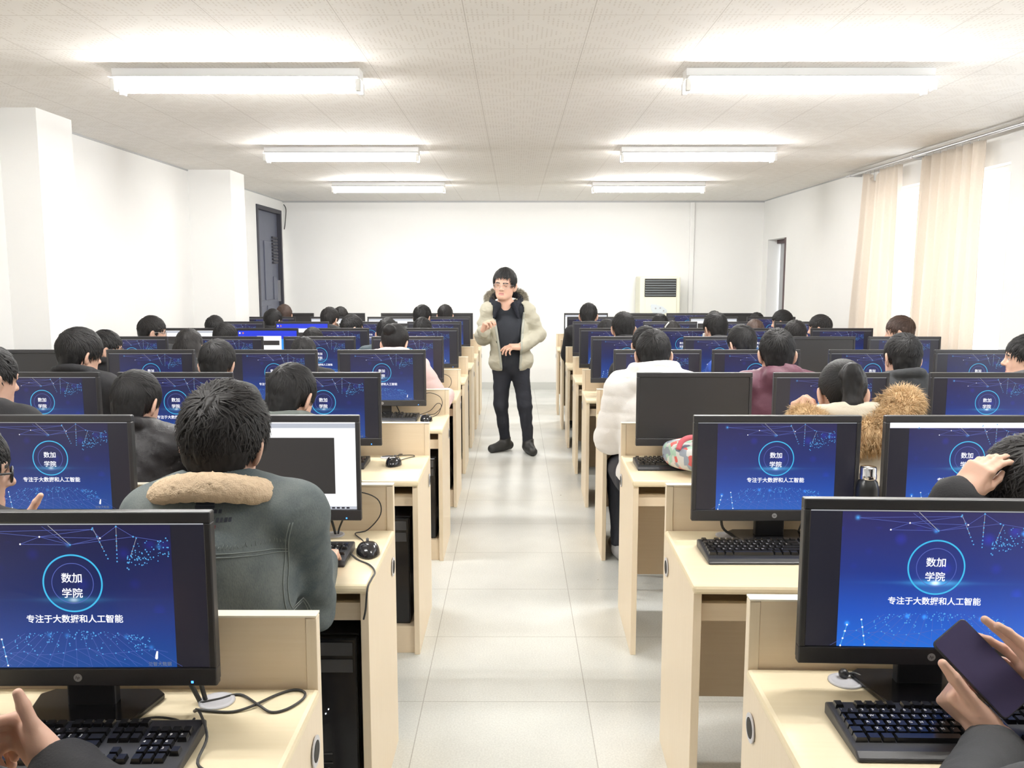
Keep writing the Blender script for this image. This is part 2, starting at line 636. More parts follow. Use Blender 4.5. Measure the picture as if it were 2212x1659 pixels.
# ------------------------------------------------------------------ curtains
def curtain(name, y0, y1, ybot0, ybot1, ztop, zbot, label, waves, sag, seed):
    rnd = np.random.default_rng(seed)
    nu, nv = 160, 40
    ph = rnd.uniform(0, 6, 4)
    u = np.linspace(0, 1, nu)
    fold = np.sin(2 * PI * waves * u + .8 * np.sin(2 * PI * 2 * u + ph[0])) * .5 + .25 * np.sin(2 * PI * waves * 1.7 * u + ph[1])
    V = []
    for j in range(nv + 1):
        t = j / nv
        amp = .034 + .014 * t
        for i in range(nu):
            yy = (y0 + (y1 - y0) * u[i]) * (1 - t) + (ybot0 + (ybot1 - ybot0) * u[i]) * t
            zt = ztop - sag(u[i])
            V.append((XR - .10 + fold[i] * amp * 1.2, yy + .006 * math.sin(9 * t + ph[2] + 20 * u[i]), zt + (zbot - zt) * t))
    F = []
    for j in range(nv):
        for i in range(nu - 1):
            a = j * nu + i
            F.append((a, a + 1, a + 1 + nu, a + nu))
    mb = MB()
    mb.add(V, F, 0, True)
    root = mb.build(name, M['curtain'])
    md = root.modifiers.new('cloth', 'SOLIDIFY')
    md.thickness = .003
    hk = MB()
    for i in range(8):
        yy = y0 + (y1 - y0) * (i + .5) / 8
        zz = ztop - sag((i + .5) / 8)
        hk.tube([(XR - .10, yy, zz - .004), (XR - .10, yy, HC - .045)], .0025, 6, sub=1)
    hk.build('curtain_hook', M['silver'], root)
    tag(root, label, 'curtain', 'beige curtains over the windows')


curtain('curtain', 6.14, 7.02, 6.16, 7.1, 2.49, .62, 'wide beige curtain with a straight unbroken top edge, nearer the viewer', 7.5, lambda q: .0, 3)
curtain('curtain', 7.42, 8.2, 7.36, 8.45, 2.49, .62, 'beige curtain nearer the far corner with its top edge sagging off a hook', 6.5,
        lambda q: .085 * math.exp(-((q - .66) / .10) ** 2), 5)
r = MB().cyl((XR - .1, 1.9, HC - .04), (XR - .1, 8.6, HC - .04), .012, 10)
for yy in (2.0, 4.0, 5.6, 7.2, 8.5):
    r.box((XR - .115, yy - .01, HC - .055), (XR, yy + .01, HC - .03))
o = r.build('curtain_rail', M['silver'])
tag(o, 'long curtain rail just below the ceiling above the windows', 'curtain rail')

# ------------------------------------------------------------------ floor-standing air conditioner
ac = empty('air_conditioner', (1.90, 11.42, 0))
tag(ac, 'cream floor-standing air conditioner against the back wall', 'air conditioner')
b = MB().box((-.265, -.16, .0), (.265, .27, 1.55))
b.build('cabinet', M['ac'], ac, .02)
MB().box((-.2, -.175, .05), (.215, -.158, 1.535)).build('front_panel', M['ac'], ac, .006)
g = MB().box((-.205, -.18, 1.285), (.205, -.172, 1.52), 0)
for k in range(7):
    z = 1.30 + k * .031
    g.prism([(-.195, z), (-.178, z + .008), (-.178, z + .018), (-.195, z + .010)], 0, -.198, .198, 1)
g.build('air_grille', [M['void'], M['ac_grille']], ac, fix=True)
pl = MB()
poly = [(-.125, 1.175), (-.115, 1.19), (-.06, 1.188), (.03, 1.16), (.085, 1.12), (.095, 1.085), (.04, 1.06), (-.04, 1.055), (-.1, 1.08), (-.12, 1.12)]
pl.prism(poly, 1, -.184, -.174)
badge = pl.build('control_badge', mat('pale_blue_badge', (0.62, 0.68, 0.72), 0.3), ac, fix=True)
for (bx, bz) in ((-.06, 1.135), (.0, 1.14), (.045, 1.105)):
    MB().cyl((bx, -.19, bz), (bx, -.183, bz), .011, 12).build('button', M['grey_plastic'], badge)

# ------------------------------------------------------------------ computer desks
ROWS = {'L': {1: 1.64, 2: 2.71, 3: 3.88, 4: 5.05, 5: 6.15, 6: 7.14, 7: 8.17, 8: 9.13, 9: 10.05},
        'R': {1: 1.73, 2: 2.71, 3: 3.88, 4: 5.06, 5: 6.15, 6: 7.14, 7: 8.18, 8: 9.13, 9: 10.05}}
ORD = {1: 'first', 2: 'second', 3: 'third', 4: 'fourth', 5: 'fifth', 6: 'sixth', 7: 'seventh', 8: 'eighth', 9: 'ninth'}
SIDE = {'L': 'pillar side', 'R': 'curtain side'}
DZ, PZ, DD = .735, .88, .53
XE = {'L': -.39, 'R': .487}


def make_desk(wd, flip):
    """origin on the floor at the aisle end under the back panel; the desk runs to -x (left block) or +x (right block), sitter side is -y"""
    s = -1 if flip else 1
    X = lambda a: s * a
    root = empty('computer_desk')

    def bx(mb, x0, x1, y0, y1, z0, z1, mi=0):
        xa, xb = sorted((X(x0), X(x1)))
        return mb.box((xa, y0, z0), (xb, y1, z1), mi)
    t = .022
    for x0, ends in ((0.0, True), (wd / 2 - t / 2, False), (wd - t, False)):
        p = [(-DD + .012, 0), (0, 0), (0, PZ - .002 if ends else DZ - .03), (-.028, PZ - .002 if ends else DZ - .03), (-.03, DZ - .026), (-DD + .012, DZ - .026)]
        xa, xb = sorted((X(x0), X(x0 + t)))
        sp = MB().prism(p, 0, xa, xb).build('side_panel', M['wood_y'], root, .0015, fix=True)
        if ends:
            outer = sp
    top = MB()
    bx(top, -.004 if True else 0, wd, -DD, -.028, DZ - .026, DZ)
    dtop = top.build('desk_top', M['wood_top'], root, .009)
    bp = MB()
    bx(bp, t + .0005, wd - t - .0005, -.026, -.004, .17, PZ)
    bpk = bp.build('back_panel', M['wood_x'], root, .001)
    cap = MB()
    bx(cap, 0, wd, -.029, .001, PZ, PZ + .004)
    cap.build('edge_strip', M['edge'], bpk)
    for i in range(2):
        x0 = t if i == 0 else wd / 2 + t / 2
        x1 = wd / 2 - t / 2 if i == 0 else wd - t
        k = MB()
        bx(k, x0 + .002, x1 - .002, -DD + .05, -DD + .068, .618, .668)
        bx(k, x0 + .002, x1 - .002, -DD + .068, -.12, .618, .634)
        k.build('keyboard_drawer', M['wood_x'], root, .001)
        gx = x0 + (.16 if i == 0 else .3)
        g = MB().lathe([(.030, 0), (.034, .0), (.034, .003), (.028, .004), (.026, .0025), (.001, .0025)], 24, 0, (X(gx), -.085, DZ))
        g.build('cable_grommet', M['grommet'], dtop)['label'] = 'pale grey plastic cable cap'
    h = MB()
    xo = X(-.002)
    xi = X(-.0045)
    h.cyl((xo, -.075, .628), (xi, -.075, .628), .030, 24, 0)
    h.cyl((X(-.004), -.075, .628), (X(-.0055), -.075, .628), .021, 24, 1)
    h.build('side_grommet', [M['grommet'], M['void']], outer)
    if flip:
        pb = MB()
        bx(pb, t + .001, .235, -DD + .03, -.03, 0.0, .115)
        pb.build('tower_plinth', M['wood_x'], root, .001)
        dv = MB()
        bx(dv, .235, .253, -DD + .03, -.03, 0, .6)
        dv.build('tower_divider', M['wood_y'], root, .001)
    return root


WD = 1.27
desk_proto = {}
for sd in 'LR':
    for r in range(1, 10):
        for q in range(2):
            if sd not in desk_proto:
                o = desk_proto[sd] = make_desk(WD, sd == 'L')
            else:
                o = dup(desk_proto[sd])
            s = -1 if sd == 'L' else 1
            o.location = (XE[sd] + s * q * (WD + .006), ROWS[sd][r], 0)
            if sd == 'L' and r == 8 and q == 1:
                o.scale = (.82, 1, 1)        # shortened to clear the pillar
            if sd == 'R' and r == 1:
                o.rotation_euler = (0, 0, math.radians(-1.2))
            tag(o, 'pale maple two-seat computer desk, %s in the %s row on the %s' % ('at the aisle' if q == 0 else 'against the wall', ORD[r], SIDE[sd]),
                'desk', 'rows of maple computer desks')

# ------------------------------------------------------------------ monitors
MW, MH = .505, .326
SX, SZ0, SZ1 = .239, -.163 + .035, .163 - .0215     # screen half width, bottom, top (relative to the panel centre)


def slide_mat(level):
    m, nt, b = new_mat('blue_slide_background')
    N, L = nt.nodes, nt.links
    uv = N.new('ShaderNodeUVMap')
    sep = N.new('ShaderNodeSeparateXYZ')
    L.new(uv.outputs[0], sep.inputs[0])

    def mt(op, *a):
        n = N.new('ShaderNodeMath')
        n.operation = op
        for i, v in enumerate(a):
            if isinstance(v, (int, float)):
                n.inputs[i].default_value = v
            else:
                L.new(v, n.inputs[i])
        return n.outputs[0]
    x, y = sep.outputs[0], sep.outputs[1]          # x about the centre (slide heights), y down from the top
    ramp = N.new('ShaderNodeValToRGB')
    e = ramp.color_ramp.elements
    e[0].position, e[0].color = 0.0, (0.030, 0.025, 0.115, 1)
    e[1].position, e[1].color = 1.0, (0.018, 0.16, 0.72, 1)
    k = e.new(.45)
    k.color = (0.017, 0.040, 0.26, 1)
    k = e.new(.75)
    k.color = (0.016, 0.095, 0.55, 1)
    L.new(y, ramp.inputs['Fac'])
    # soft bokeh blobs
    vr = N.new('ShaderNodeTexVoronoi')
    vr.inputs['Scale'].default_value = 5.5
    L.new(uv.outputs[0], vr.inputs['Vector'])
    blob = mt('MULTIPLY', mt('SMOOTH_MAX', mt('SUBTRACT', .3, vr.outputs['Distance']), 0.0, .05), 1.0)
    msk = mt('MULTIPLY', mt('GREATER_THAN', y, .12), mt('LESS_THAN', y, .62))
    blob = mt('MULTIPLY', blob, msk)
    # ring interior glow and flare
    dy = mt('SUBTRACT', y, .41)
    d = mt('SQRT', mt('ADD', mt('MULTIPLY', x, x), mt('MULTIPLY', dy, dy)))
    fy = mt('SUBTRACT', y, .525)
    fl = mt('ADD', mt('MULTIPLY', mt('MULTIPLY', x, x), 45.0), mt('MULTIPLY', mt('MULTIPLY', fy, fy), 2600.0))
    flare = mt('EXPONENT', mt('MULTIPLY', fl, -1.0))
    fl2 = mt('ADD', mt('MULTIPLY', mt('MULTIPLY', x, x), 6.0), mt('MULTIPLY', mt('MULTIPLY', fy, fy), 9000.0))
    flare2 = mt('MULTIPLY', mt('EXPONENT', mt('MULTIPLY', fl2, -1.0)), .16)
    core = mt('EXPONENT', mt('MULTIPLY', mt('ADD', mt('MULTIPLY', mt('MULTIPLY', x, x), 1500.0), mt('MULTIPLY', mt('MULTIPLY', fy, fy), 4500.0)), -1.0))
    low = mt('MULTIPLY', mt('MULTIPLY', mt('LESS_THAN', d, .19), mt('MAXIMUM', mt('SUBTRACT', y, .5), 0.0)), 2.6)

    def star(cx, cy, s):
        a = mt('SUBTRACT', x, cx)
        c = mt('SUBTRACT', y, cy)
        return mt('EXPONENT', mt('MULTIPLY', mt('ADD', mt('MULTIPLY', a, a), mt('MULTIPLY', c, c)), -s))
    stars = None
    for (cx, cy) in ((-.015, .145), (.585, .16), (-.56, .055), (-.60, .83), (-.06, .775), (.335, .785), (.5, .86), (-.18, .77)):
        q = star(cx, cy, 5200.0)
        stars = q if stars is None else mt('ADD', stars, q)

    def add(base, fac, col):
        mx = N.new('ShaderNodeMix')
        mx.data_type = 'RGBA'
        mx.blend_type = 'ADD'
        mx.clamp_factor = False
        mx.inputs['B'].default_value = (*col, 1)
        L.new(fac, mx.inputs['Factor'])
        L.new(base, mx.inputs['A'])
        return mx.outputs['Result']
    c = ramp.outputs['Color']
    c = add(c, blob, (0.03, 0.03, .9))
    c = add(c, flare, (0.05, .35, .5))
    c = add(c, flare2, (0.05, .3, .5))
    c = add(c, low, (0.04, .32, .45))
    c = add(c, core, (0.9, .9, .8))
    c = add(c, stars, (0.04, .3, .75))
    L.new(c, b.inputs['Emission Color'])
    b.inputs['Emission Strength'].default_value = level
    b.inputs['Base Color'].default_value = (0.012, 0.012, 0.014, 1)
    b.inputs['Roughness'].default_value = 0.32
    b.inputs['Specular IOR Level'].default_value = 0.4
    return m


M['slide_dim'] = slide_mat(.46)
M['slide_mid'] = slide_mat(.72)
M['slide_bright'] = slide_mat(1.0)
M['scr_dark'] = emis('unlit_screen_bars', (0.012, 0.012, 0.022), 1.0)
M['scr_off'] = mat('dark_switched_off_screen', (0.022, 0.022, 0.024), 0.4, 0.5)
M['scr_white'] = emis('white_screen_text', (0.95, 0.95, 1.0), 1.15)
M['scr_line'] = emis('grey_screen_line', (0.40, 0.41, 0.43), 1.0)
M['scr_cyan'] = emis('cyan_screen_ring', (0.05, 0.52, 0.85), 1.0)
M['scr_dot'] = emis('pale_blue_screen_dots', (0.10, 0.42, 0.80), 1.0)
M['scr_thin'] = emis('violet_screen_lines', (0.10, 0.14, 0.50), 1.0)
M['scr_cap'] = emis('dim_caption_text', (0.20, 0.22, 0.24), 1.0)
M['scr_page'] = emis('white_window_page', (1.0, 1.0, 1.0), 1.1)
M['scr_grey'] = emis('pale_grey_task_bar', (0.52, 0.55, 0.62), 1.0)
M['scr_pane'] = emis('dark_grey_video_pane', (0.035, 0.032, 0.030), 1.0)
M['scr_desk'] = emis('bright_blue_desktop', (0.012, 0.045, 0.80), 1.0)
M['scr_desk2'] = emis('light_blue_desktop_glow', (0.03, 0.33, 0.95), 1.0)
M['scr_red'] = emis('red_icon', (0.8, 0.25, 0.1), 1.0)


def screen_base(mb, mi=0):
    mb.add([(-SX, 0, SZ0), (SX, 0, SZ0), (SX, 0, SZ1), (-SX, 0, SZ1)], [(0, 1, 2, 3)], mi)
    return mb


SH = SZ1 - SZ0


def S(u, v, e=.0006):
    """slide coordinates: u about the centre, v down from the top, both in slide heights"""
    return (u * SH, -e, SZ1 - v * SH)


def quad(mb, u0, v0, u1, v1, mi, e=.0006):
    mb.add([S(u0, v1, e), S(u1, v1, e), S(u1, v0, e), S(u0, v0, e)], [(0, 1, 2, 3)], mi)


def segm(mb, a, b_, w_, mi, e=.0009):
    dx, dy = b_[0] - a[0], b_[1] - a[1]
    l = math.hypot(dx, dy) or 1
    nx, ny = -dy / l * w_ / 2, dx / l * w_ / 2
    mb.add([S(a[0] + nx, a[1] + ny, e), S(a[0] - nx, a[1] - ny, e), S(b_[0] - nx, b_[1] - ny, e), S(b_[0] + nx, b_[1] + ny, e)], [(0, 1, 2, 3)], mi)


def dot(mb, u, v, r, mi, e=.0011):
    mb.add([S(u + r * math.cos(k * PI / 3), v + r * math.sin(k * PI / 3), e) for k in range(6)], [(5, 4, 3, 2, 1, 0)], mi)


def put_text(mb, body, u, v, width=None, height=None, mi=0, off=0.0, e=.0014):
    vs, fs, w0, h0 = text_geo(body, 1.0, off)
    sx = (width / w0) if width else height / h0
    sy = (height / h0) if height else sx
    mb.add([S(u + p[0] * sx, v - p[1] * sy, e) for p in vs], fs, mi)


def screen_slide(level, whiteband=False):
    rnd = random.Random(11)
    mb = MB()
    MI = dict(dark=0, slide=1, white=2, line=3, cyan=4, dot=5, thin=6, cap=7)
    screen_base(mb, 0)
    n0 = len(mb.f)
    hw = 4 / 6.
    quad(mb, -hw, .012, hw, 1.0, 1, .0004)
    nslide = n0
    quad(mb, -SX / SH, 0.0, SX / SH, .06 if whiteband else .008, 2 if whiteband else 3, .001)
    # rings
    for R, wd, mi, segs in ((.195, .011, 4, 72), (.138, .0045, 6, 64)):
        for k in range(segs):
            a0, a1 = 2 * PI * k / segs, 2 * PI * (k + 1) / segs
            if R > .19 and abs((a0 + a1) / 2 - 1.5 * PI) < .03:
                continue
            P = []
            for a, rr in ((a0, R - wd / 2), (a1, R - wd / 2), (a1, R + wd / 2), (a0, R + wd / 2)):
                P.append(S(rr * math.cos(a), .41 + rr * math.sin(a), .001))
            mb.add(P, [(0, 1, 2, 3)], mi)
    put_text(mb, '数加', -.005, .372, height=.068, mi=2, off=.012)
    put_text(mb, '学院', -.005, .476, height=.068, mi=2, off=.012)
    put_text(mb, '专注于大数据和人工智能', -.0, .656, width=.645, mi=2, off=.016)
    put_text(mb, '兰智大数据', .555, .975, width=.155, mi=7, off=.0)
    # network lines at the top
    nodes = [(-.56, .055), (-.20, .09), (-.33, .14), (.0, .145), (.15, .04), (.20, .10), (.31, .02), (.42, .09), (.6, .12)]
    for a, b_ in ((0, 1), (2, 1), (1, 3), (1, 4), (3, 5), (4, 5), (5, 6), (6, 7), (7, 8), (3, 7), (2, 3), (1, 5), (0, 4)):
        segm(mb, nodes[a], nodes[b_], .0028, 6)
    segm(mb, (-.14, .012), (.0, .145), .004, 3)
    segm(mb, (-.18, .02), (-.02, .14), .0025, 6)
    for k, (u, v) in enumerate(nodes):
        dot(mb, u, v, .0065, 2 if k in (1, 2, 5) else 5)
    for (u0, v0, u1, v1, n) in ((.155, .03, .245, .24, 7), (.31, .02, .305, .26, 8), (.44, .10, .38, .27, 6)):
        segm(mb, (u0, v0), (u0 + (u1 - u0) * .7, v0 + (v1 - v0) * .7), .003, 3)
        for k in range(n):
            t = (k / (n - 1)) ** .7
            dot(mb, u0 + (u1 - u0) * t, v0 + (v1 - v0) * t, .0055, 5)
    for k in range(70):
        t = rnd.random()
        dot(mb, .37 + t * .28, .255 - t * .10 + rnd.gauss(0, .028 + .02 * t), rnd.choice((.0035, .0045, .0055)), 5)
    for k in range(150):
        u = rnd.uniform(-.42, .5)
        v = .73 + abs(rnd.gauss(0, .06)) + .05 * (abs(u) / .5)
        dot(mb, u, v, rnd.choice((.003, .004, .0055)), 5)
    # converging net at the bottom
    pr = []
    for k in range(15):
        u = -.62 + k * .088
        pr.append((u, .86 + .05 * rnd.random()))
        segm(mb, (u * .55, .76), (u * 1.15, .995), .0022, 6)
    for k in range(14):
        segm(mb, pr[k], pr[k + 1], .0024, 6)
        if k < 12:
            segm(mb, pr[k], (pr[k + 2][0], .985), .0020, 6)
        dot(mb, *pr[k], .005, 5)
    for (u0, v0, u1, v1) in ((-.60, .84, -.64, .995), (-.50, .80, -.47, .985)):
        segm(mb, (u0, v0), (u1, v1), .005, 5)
        for t in (0, .3, .65, 1):
            dot(mb, u0 + (u1 - u0) * t, v0 + (v1 - v0) * t, .007, 2)
    # white pointer stroke near the lower right
    mb.add([S(.535, .885, .0013), S(.545, .885, .0013), S(.542, .935, .0013), S(.535, .945, .0013), S(.523, .938, .0013), S(.526, .915, .0013)], [(5, 4, 3, 2, 1, 0)], 2)
    me = mb.mesh('screen', [M['scr_dark'], M['slide_' + level], M['scr_white'], M['scr_line'], M['scr_cyan'], M['scr_dot'], M['scr_thin'], M['scr_cap']])
    uvl = me.uv_layers.new(name='UVMap')
    p = me.polygons[nslide]
    for li in p.loop_indices:
        co = me.vertices[me.loops[li].vertex_index].co
        uvl.data[li].uv = (co.x / SH, (SZ1 - co.z) / SH)
    return me


def screen_off():
    return screen_base(MB()).mesh('screen', M['scr_off'])


def screen_page():
    mb = screen_base(MB(), 0)
    h = SX / SH
    quad(mb, -h, 0, h, 1, 0)
    quad(mb, -h, .012, h, .065, 1, .0008)
    quad(mb, -h, .965, h, 1, 1, .0008)
    quad(mb, -.62, .175, .65, .82, 2, .0009)
    for k in range(5):
        quad(mb, .55 + k * .055, .973, .585 + k * .055, .992, 3, .0011)
    return mb.mesh('screen', [M['scr_page'], M['scr_grey'], M['scr_pane'], M['scr_dark']])


def screen_desktop():
    mb = screen_base(MB(), 0)
    h = SX / SH
    for k in range(6):
        for c in range(2):
            quad(mb, -h + .03 + c * .1, .05 + k * .12, -h + .075 + c * .1, .095 + k * .12, 2 if (k + c) % 2 else 3, .0008)
    quad(mb, .25, .25, h, 1, 1, .0005)
    quad(mb, -.32, .16, .42, .72, 3, .0009)
    quad(mb, -.16, .30, .36, .44, 4, .0012)
    return mb.mesh('screen', [M['scr_desk'], M['scr_desk2'], M['scr_red'], M['scr_page'], M['scr_pane']])


SCREENS = {'slide': screen_slide('dim'), 'slide2': screen_slide('mid'), 'slide1': screen_slide('bright'), 'band': screen_slide('mid', True), 'off': screen_off(), 'page': screen_page(), 'desktop': screen_desktop()}


def make_monitor():
    """origin on the desk top under the stand; the screen faces -y; the panel centre is at z = .23"""
    root = empty('monitor')
    zc = .232
    h = MB()
    # housing: front bezel frame and bulged back shell
    t = .014
    hx, hz = MW / 2, MH / 2
    yf = -.012
    # bezel frame
    for (x0, x1, z0, z1) in ((-hx, hx, hz - .0205, hz), (-hx, hx, -hz, -hz + .034), (-hx, -SX - .0005, -hz + .034, hz - .0205), (SX + .0005, hx, -hz + .034, hz - .0205)):
        h.box((x0, yf, zc + z0), (x1, yf + .02, zc + z1))
    bz = h.build('bezel', M['black'], root, .0025)
    bk = MB()
    lo = [(-hx + .002, -hz + .002), (hx - .002, -hz + .002), (hx - .002, hz - .002), (-hx + .002, hz - .002)]
    hi = [(-hx + .05, -hz + .05), (hx - .05, -hz + .05), (hx - .05, hz - .05), (-hx + .05, hz - .05)]
    vv = [(x, yf + .0195, zc + z) for x, z in lo] + [(x, yf + .03, zc + z) for x, z in lo] + [(x, yf + .052, zc + z) for x, z in hi]
    ff = [(3, 2, 1, 0), (8, 9, 10, 11)]
    for a in (0, 4):
        for i in range(4):
            j = (i + 1) % 4
            ff.append((a + i, a + j, a + j + 4, a + i + 4))
    bk.add(vv, ff)
    bk.build('back_shell', M['black'], root, .004, fix=True)
    link('screen', SCREENS['slide'], root, 0, (0, yf + .004, zc))
    MB().box((-.045, .03, .008), (.045, .055, .16)).build('stand_neck', M['black'], root, .004)
    MB().prism([(-.088, -.075), (.088, -.075), (.12, .075), (.10, .095), (-.10, .095), (-.12, .075)], 2, .0, .012).build('stand_base', M['black_gloss'], root, .003, fix=True)
    lg = MB().cyl((0, yf - .001, zc - hz + .017), (0, yf + .002, zc - hz + .017), .0075, 24, 0)
    vs, fs, w0, h0 = text_geo('hp', 1.0, .02)
    k = .0075 / w0
    lg.add([(p[0] * k + p[1] * k * .25, yf - .0014, zc - hz + .017 + p[1] * k) for p in vs], fs, 1)
    lg.build('brand_badge', [M['logo_grey'], M['dark_grey']], bz)
    MB().box((hx - .047, yf - .0008, zc - hz + .006), (hx - .043, yf + .002, zc - hz + .010)).build('power_led', M['led_blue'], bz)['label'] = 'glowing blue power light'
    return root


mon_proto = make_monitor()
# x of the panel centre, kind of picture, twist in degrees; row by row, seat by seat from the aisle
MON = {
    'L': {1: [(-.795, 'slide', .5)], 2: [(-.722, 'page', 0), (-1.412, 'slide', 0)],
          3: [(-.84, 'slide', 0), (-1.489, 'slide', 0), (-2.077, 'slide', 0)],
          4: [(-.764, 'slide', 1), (-1.385, 'slide', 0), (-2.092, 'slide', 0), (-2.75, 'off', 0)],
          5: [(-.752, 'slide', 0), (-1.369, 'slide', 0), (-2.018, 'slide', 0), (-2.691, 'slide', 0)],
          6: [(-.713, 'slide', 0), (-1.442, 'slide', 0), (-2.02, 'desktop', 0), (-2.669, 'page', 0)],
          7: [(-.753, 'slide', 0), (-1.35, 'slide', 0), (-1.991, 'desktop', 0), (-2.60, 'slide', 0)],
          8: [(-.72, 'slide', 0), (-1.29, 'page', 0), (-1.89, 'page', 0), (-2.55, 'slide', 0)],
          9: [(-.735, 'off', 0), (-1.291, 'off', 0), (-1.98, 'off', 0), (-2.57, 'off', 0)]},
    'R': {1: [(.800, 'slide1', -2.0)], 2: [(.793, 'slide2', 0), (1.371, 'band', 0)],
          3: [(.787, 'off', 0), (1.385, 'slide', 0), (2.071, 'slide2', 0)],
          4: [(.82, 'slide', 0), (1.386, 'slide', 0), (2.056, 'slide', 0), (2.663, 'slide', 0)],
          5: [(.787, 'slide', 0), (1.435, 'slide', 0), (2.131, 'off', 0), (2.729, 'slide', 0)],
          6: [(.78, 'slide', 0), (1.365, 'slide', 0), (1.991, 'slide', 0), (2.665, 'slide', 0)],
          7: [(.796, 'slide', 0), (1.454, 'slide', 0), (2.06, 'slide', 0), (2.68, 'slide', 0)],
          8: [(.80, 'slide', 0), (1.42, 'slide', 0), (2.08, 'page', 0), (2.68, 'slide', 0)],
          9: [(.821, 'page', 0), (1.43, 'off', 0), (2.0, 'slide', 0), (2.58, 'off', 0)]}}
SEAT = ['aisle seat', 'second seat', 'third seat', 'wall seat']
SHOWS = {'slide': 'showing a blue slide', 'slide1': 'showing a blue slide', 'slide2': 'showing a blue slide', 'band': 'with a white bar over the slide', 'off': 'switched off', 'page': 'showing a white page',
         'desktop': 'showing a bright blue desktop'}
first = True
for sd in 'LR':
    for r, lst in MON[sd].items():
        for q, (mx_, kind, tw) in enumerate(lst):
            o = mon_proto if first else dup(mon_proto)
            first = False
            o.location = (mx_, ROWS[sd][r] - .15, DZ)
            o.rotation_euler = (0, 0, math.radians(tw))
            for ch in o.children:
                if ch.name.startswith('screen'):
                    ch.data = SCREENS[kind]
            for ch in list(o.children_recursive):
                if ch.name.startswith('power_led') and kind == 'off':
                    bpy.data.objects.remove(ch)
            tag(o, 'black monitor %s, %s, %s row, %s' % (SHOWS[kind], SEAT[q], ORD[r], SIDE[sd]), 'monitor', 'student monitors on the desks')

# ------------------------------------------------------------------ keyboards, mice, towers, small things
M['key_mark'] = mat('pale_key_lettering', (.55, .55, .56), .5)


def make_keyboard():
    root = empty('keyboard')
    W2, D2 = .222, .078
    b = MB()
    b.prism([(-D2 - .012, 0), (D2, 0), (D2, .022), (D2 - .01, .026), (-D2 + .002, .014), (-D2 - .012, .006)], 0, -W2, W2)
    b.build('keyboard_case', M['black'], root, .003, fix=True)
    k = MB()
    rows = [(.056, [(i, 1) for i in (0, 2, 3, 4, 5, 6.5, 7.5, 8.5, 9.5, 11, 12, 13, 14)] + [(15.3, 1), (16.3, 1), (17.3, 1)])]
    for ri, y in enumerate((.032, .013, -.006, -.025, -.044)):
        if ri == 4:
            keys = [(0, 1.25), (1.25, 1.25), (2.5, 1.25), (3.75, 6.2), (9.95, 1.25), (11.2, 1.25), (12.45, 1.25), (13.7, 1.3)]
        else:
            off = (0, .5, .75, 1.25)[ri]
            n = (13, 13, 11, 10)[ri]
            keys = ([(0, off)] if off else []) + [(off + i, 1) for i in range(n)] + [(off + n, 15 - off - n)]
        if ri in (0, 1):
            keys += [(15.3 + i, 1) for i in range(3)]
        if ri == 3:
            keys += [(16.3, 1)]
        if ri == 4:
            keys += [(15.3 + i, 1) for i in range(3)]
        keys += [(18.6 + i, 1) for i in range(4 if ri not in (2, 4) else 3)]
        rows.append((y, keys))
    u = .0189
    for y, keys in rows:
        zb = .0135 + (y + .078) * .075
        for x, wd in keys:
            x0 = -W2 + .008 + x * u + .001
            x1 = x0 + wd * u - .002
            y0, y1 = y - .0085, y + .0085
            i = .0022
            v = [(x0, y0, zb), (x1, y0, zb), (x1, y1, zb), (x0, y1, zb), (x0 + i, y0 + i * .6, zb + .0085), (x1 - i, y0 + i * .6, zb + .0085), (x1 - i, y1 - i * .6, zb + .009), (x0 + i, y1 - i * .6, zb + .009)]
            k.add(v, [(4, 5, 6, 7), (0, 1, 5, 4), (1, 2, 6, 5), (2, 3, 7, 6), (3, 0, 4, 7)])
    for y, x0, chars in ((.032, 0, '`1234567890-='), (.013, 1.5, 'QWERTYUIOP[]'), (-.006, 1.75, "ASDFGHJKL;'"), (-.025, 2.25, 'ZXCVBNM,./'), (.013, 18.6, '789+'), (-.006, 18.6, '456'), (-.025, 18.6, '123')):
        for i, ch in enumerate(chars):
            vs, fs, w0, h0 = text_geo(ch, .0085, .0002)
            xc = -W2 + .008 + (x0 + i + (.5 if x0 else .5)) * u - .003
            zt = .0135 + (y + .078) * .075 + .0094
            k.add([(xc + p[0], y + .0015 + p[1], zt + p[1] * .02) for p in vs], fs, 1)
    k.build('key_field', [mat('glossy_black_keycaps', (0.016, 0.016, 0.017), 0.22, 0.6), M['key_mark']], root)
    return root


kb_proto = make_keyboard()
first = True
for (sd, r, q, x, dy, rz) in (('L', 1, 'aisle seat', -.772, -.275, 1.5), ('R', 1, 'aisle seat', .80, -.295, -1), ('R', 2, 'aisle seat', .772, -.275, 0), ('L', 2, 'aisle seat', -.70, -.30, 0),
                              ('R', 3, 'aisle seat', .74, -.26, 0), ('L', 3, 'aisle seat', -.86, -.24, 0), ('L', 4, 'aisle seat', -.775, -.20, 0), ('R', 2, 'second seat from the aisle', 1.35, -.27, 0),
                              ('L', 2, 'second seat from the aisle', -1.40, -.27, 0)):
    o = kb_proto if first else dup(kb_proto)
    first = False
    o.location = (x, ROWS[sd][r] + dy, DZ)
    o.rotation_euler = (0, 0, math.radians(rz))
    tag(o, 'black keyboard below the monitor, %s, %s row on the %s' % (q, ORD[r], SIDE[sd]), 'keyboard', 'black keyboards on the desks')


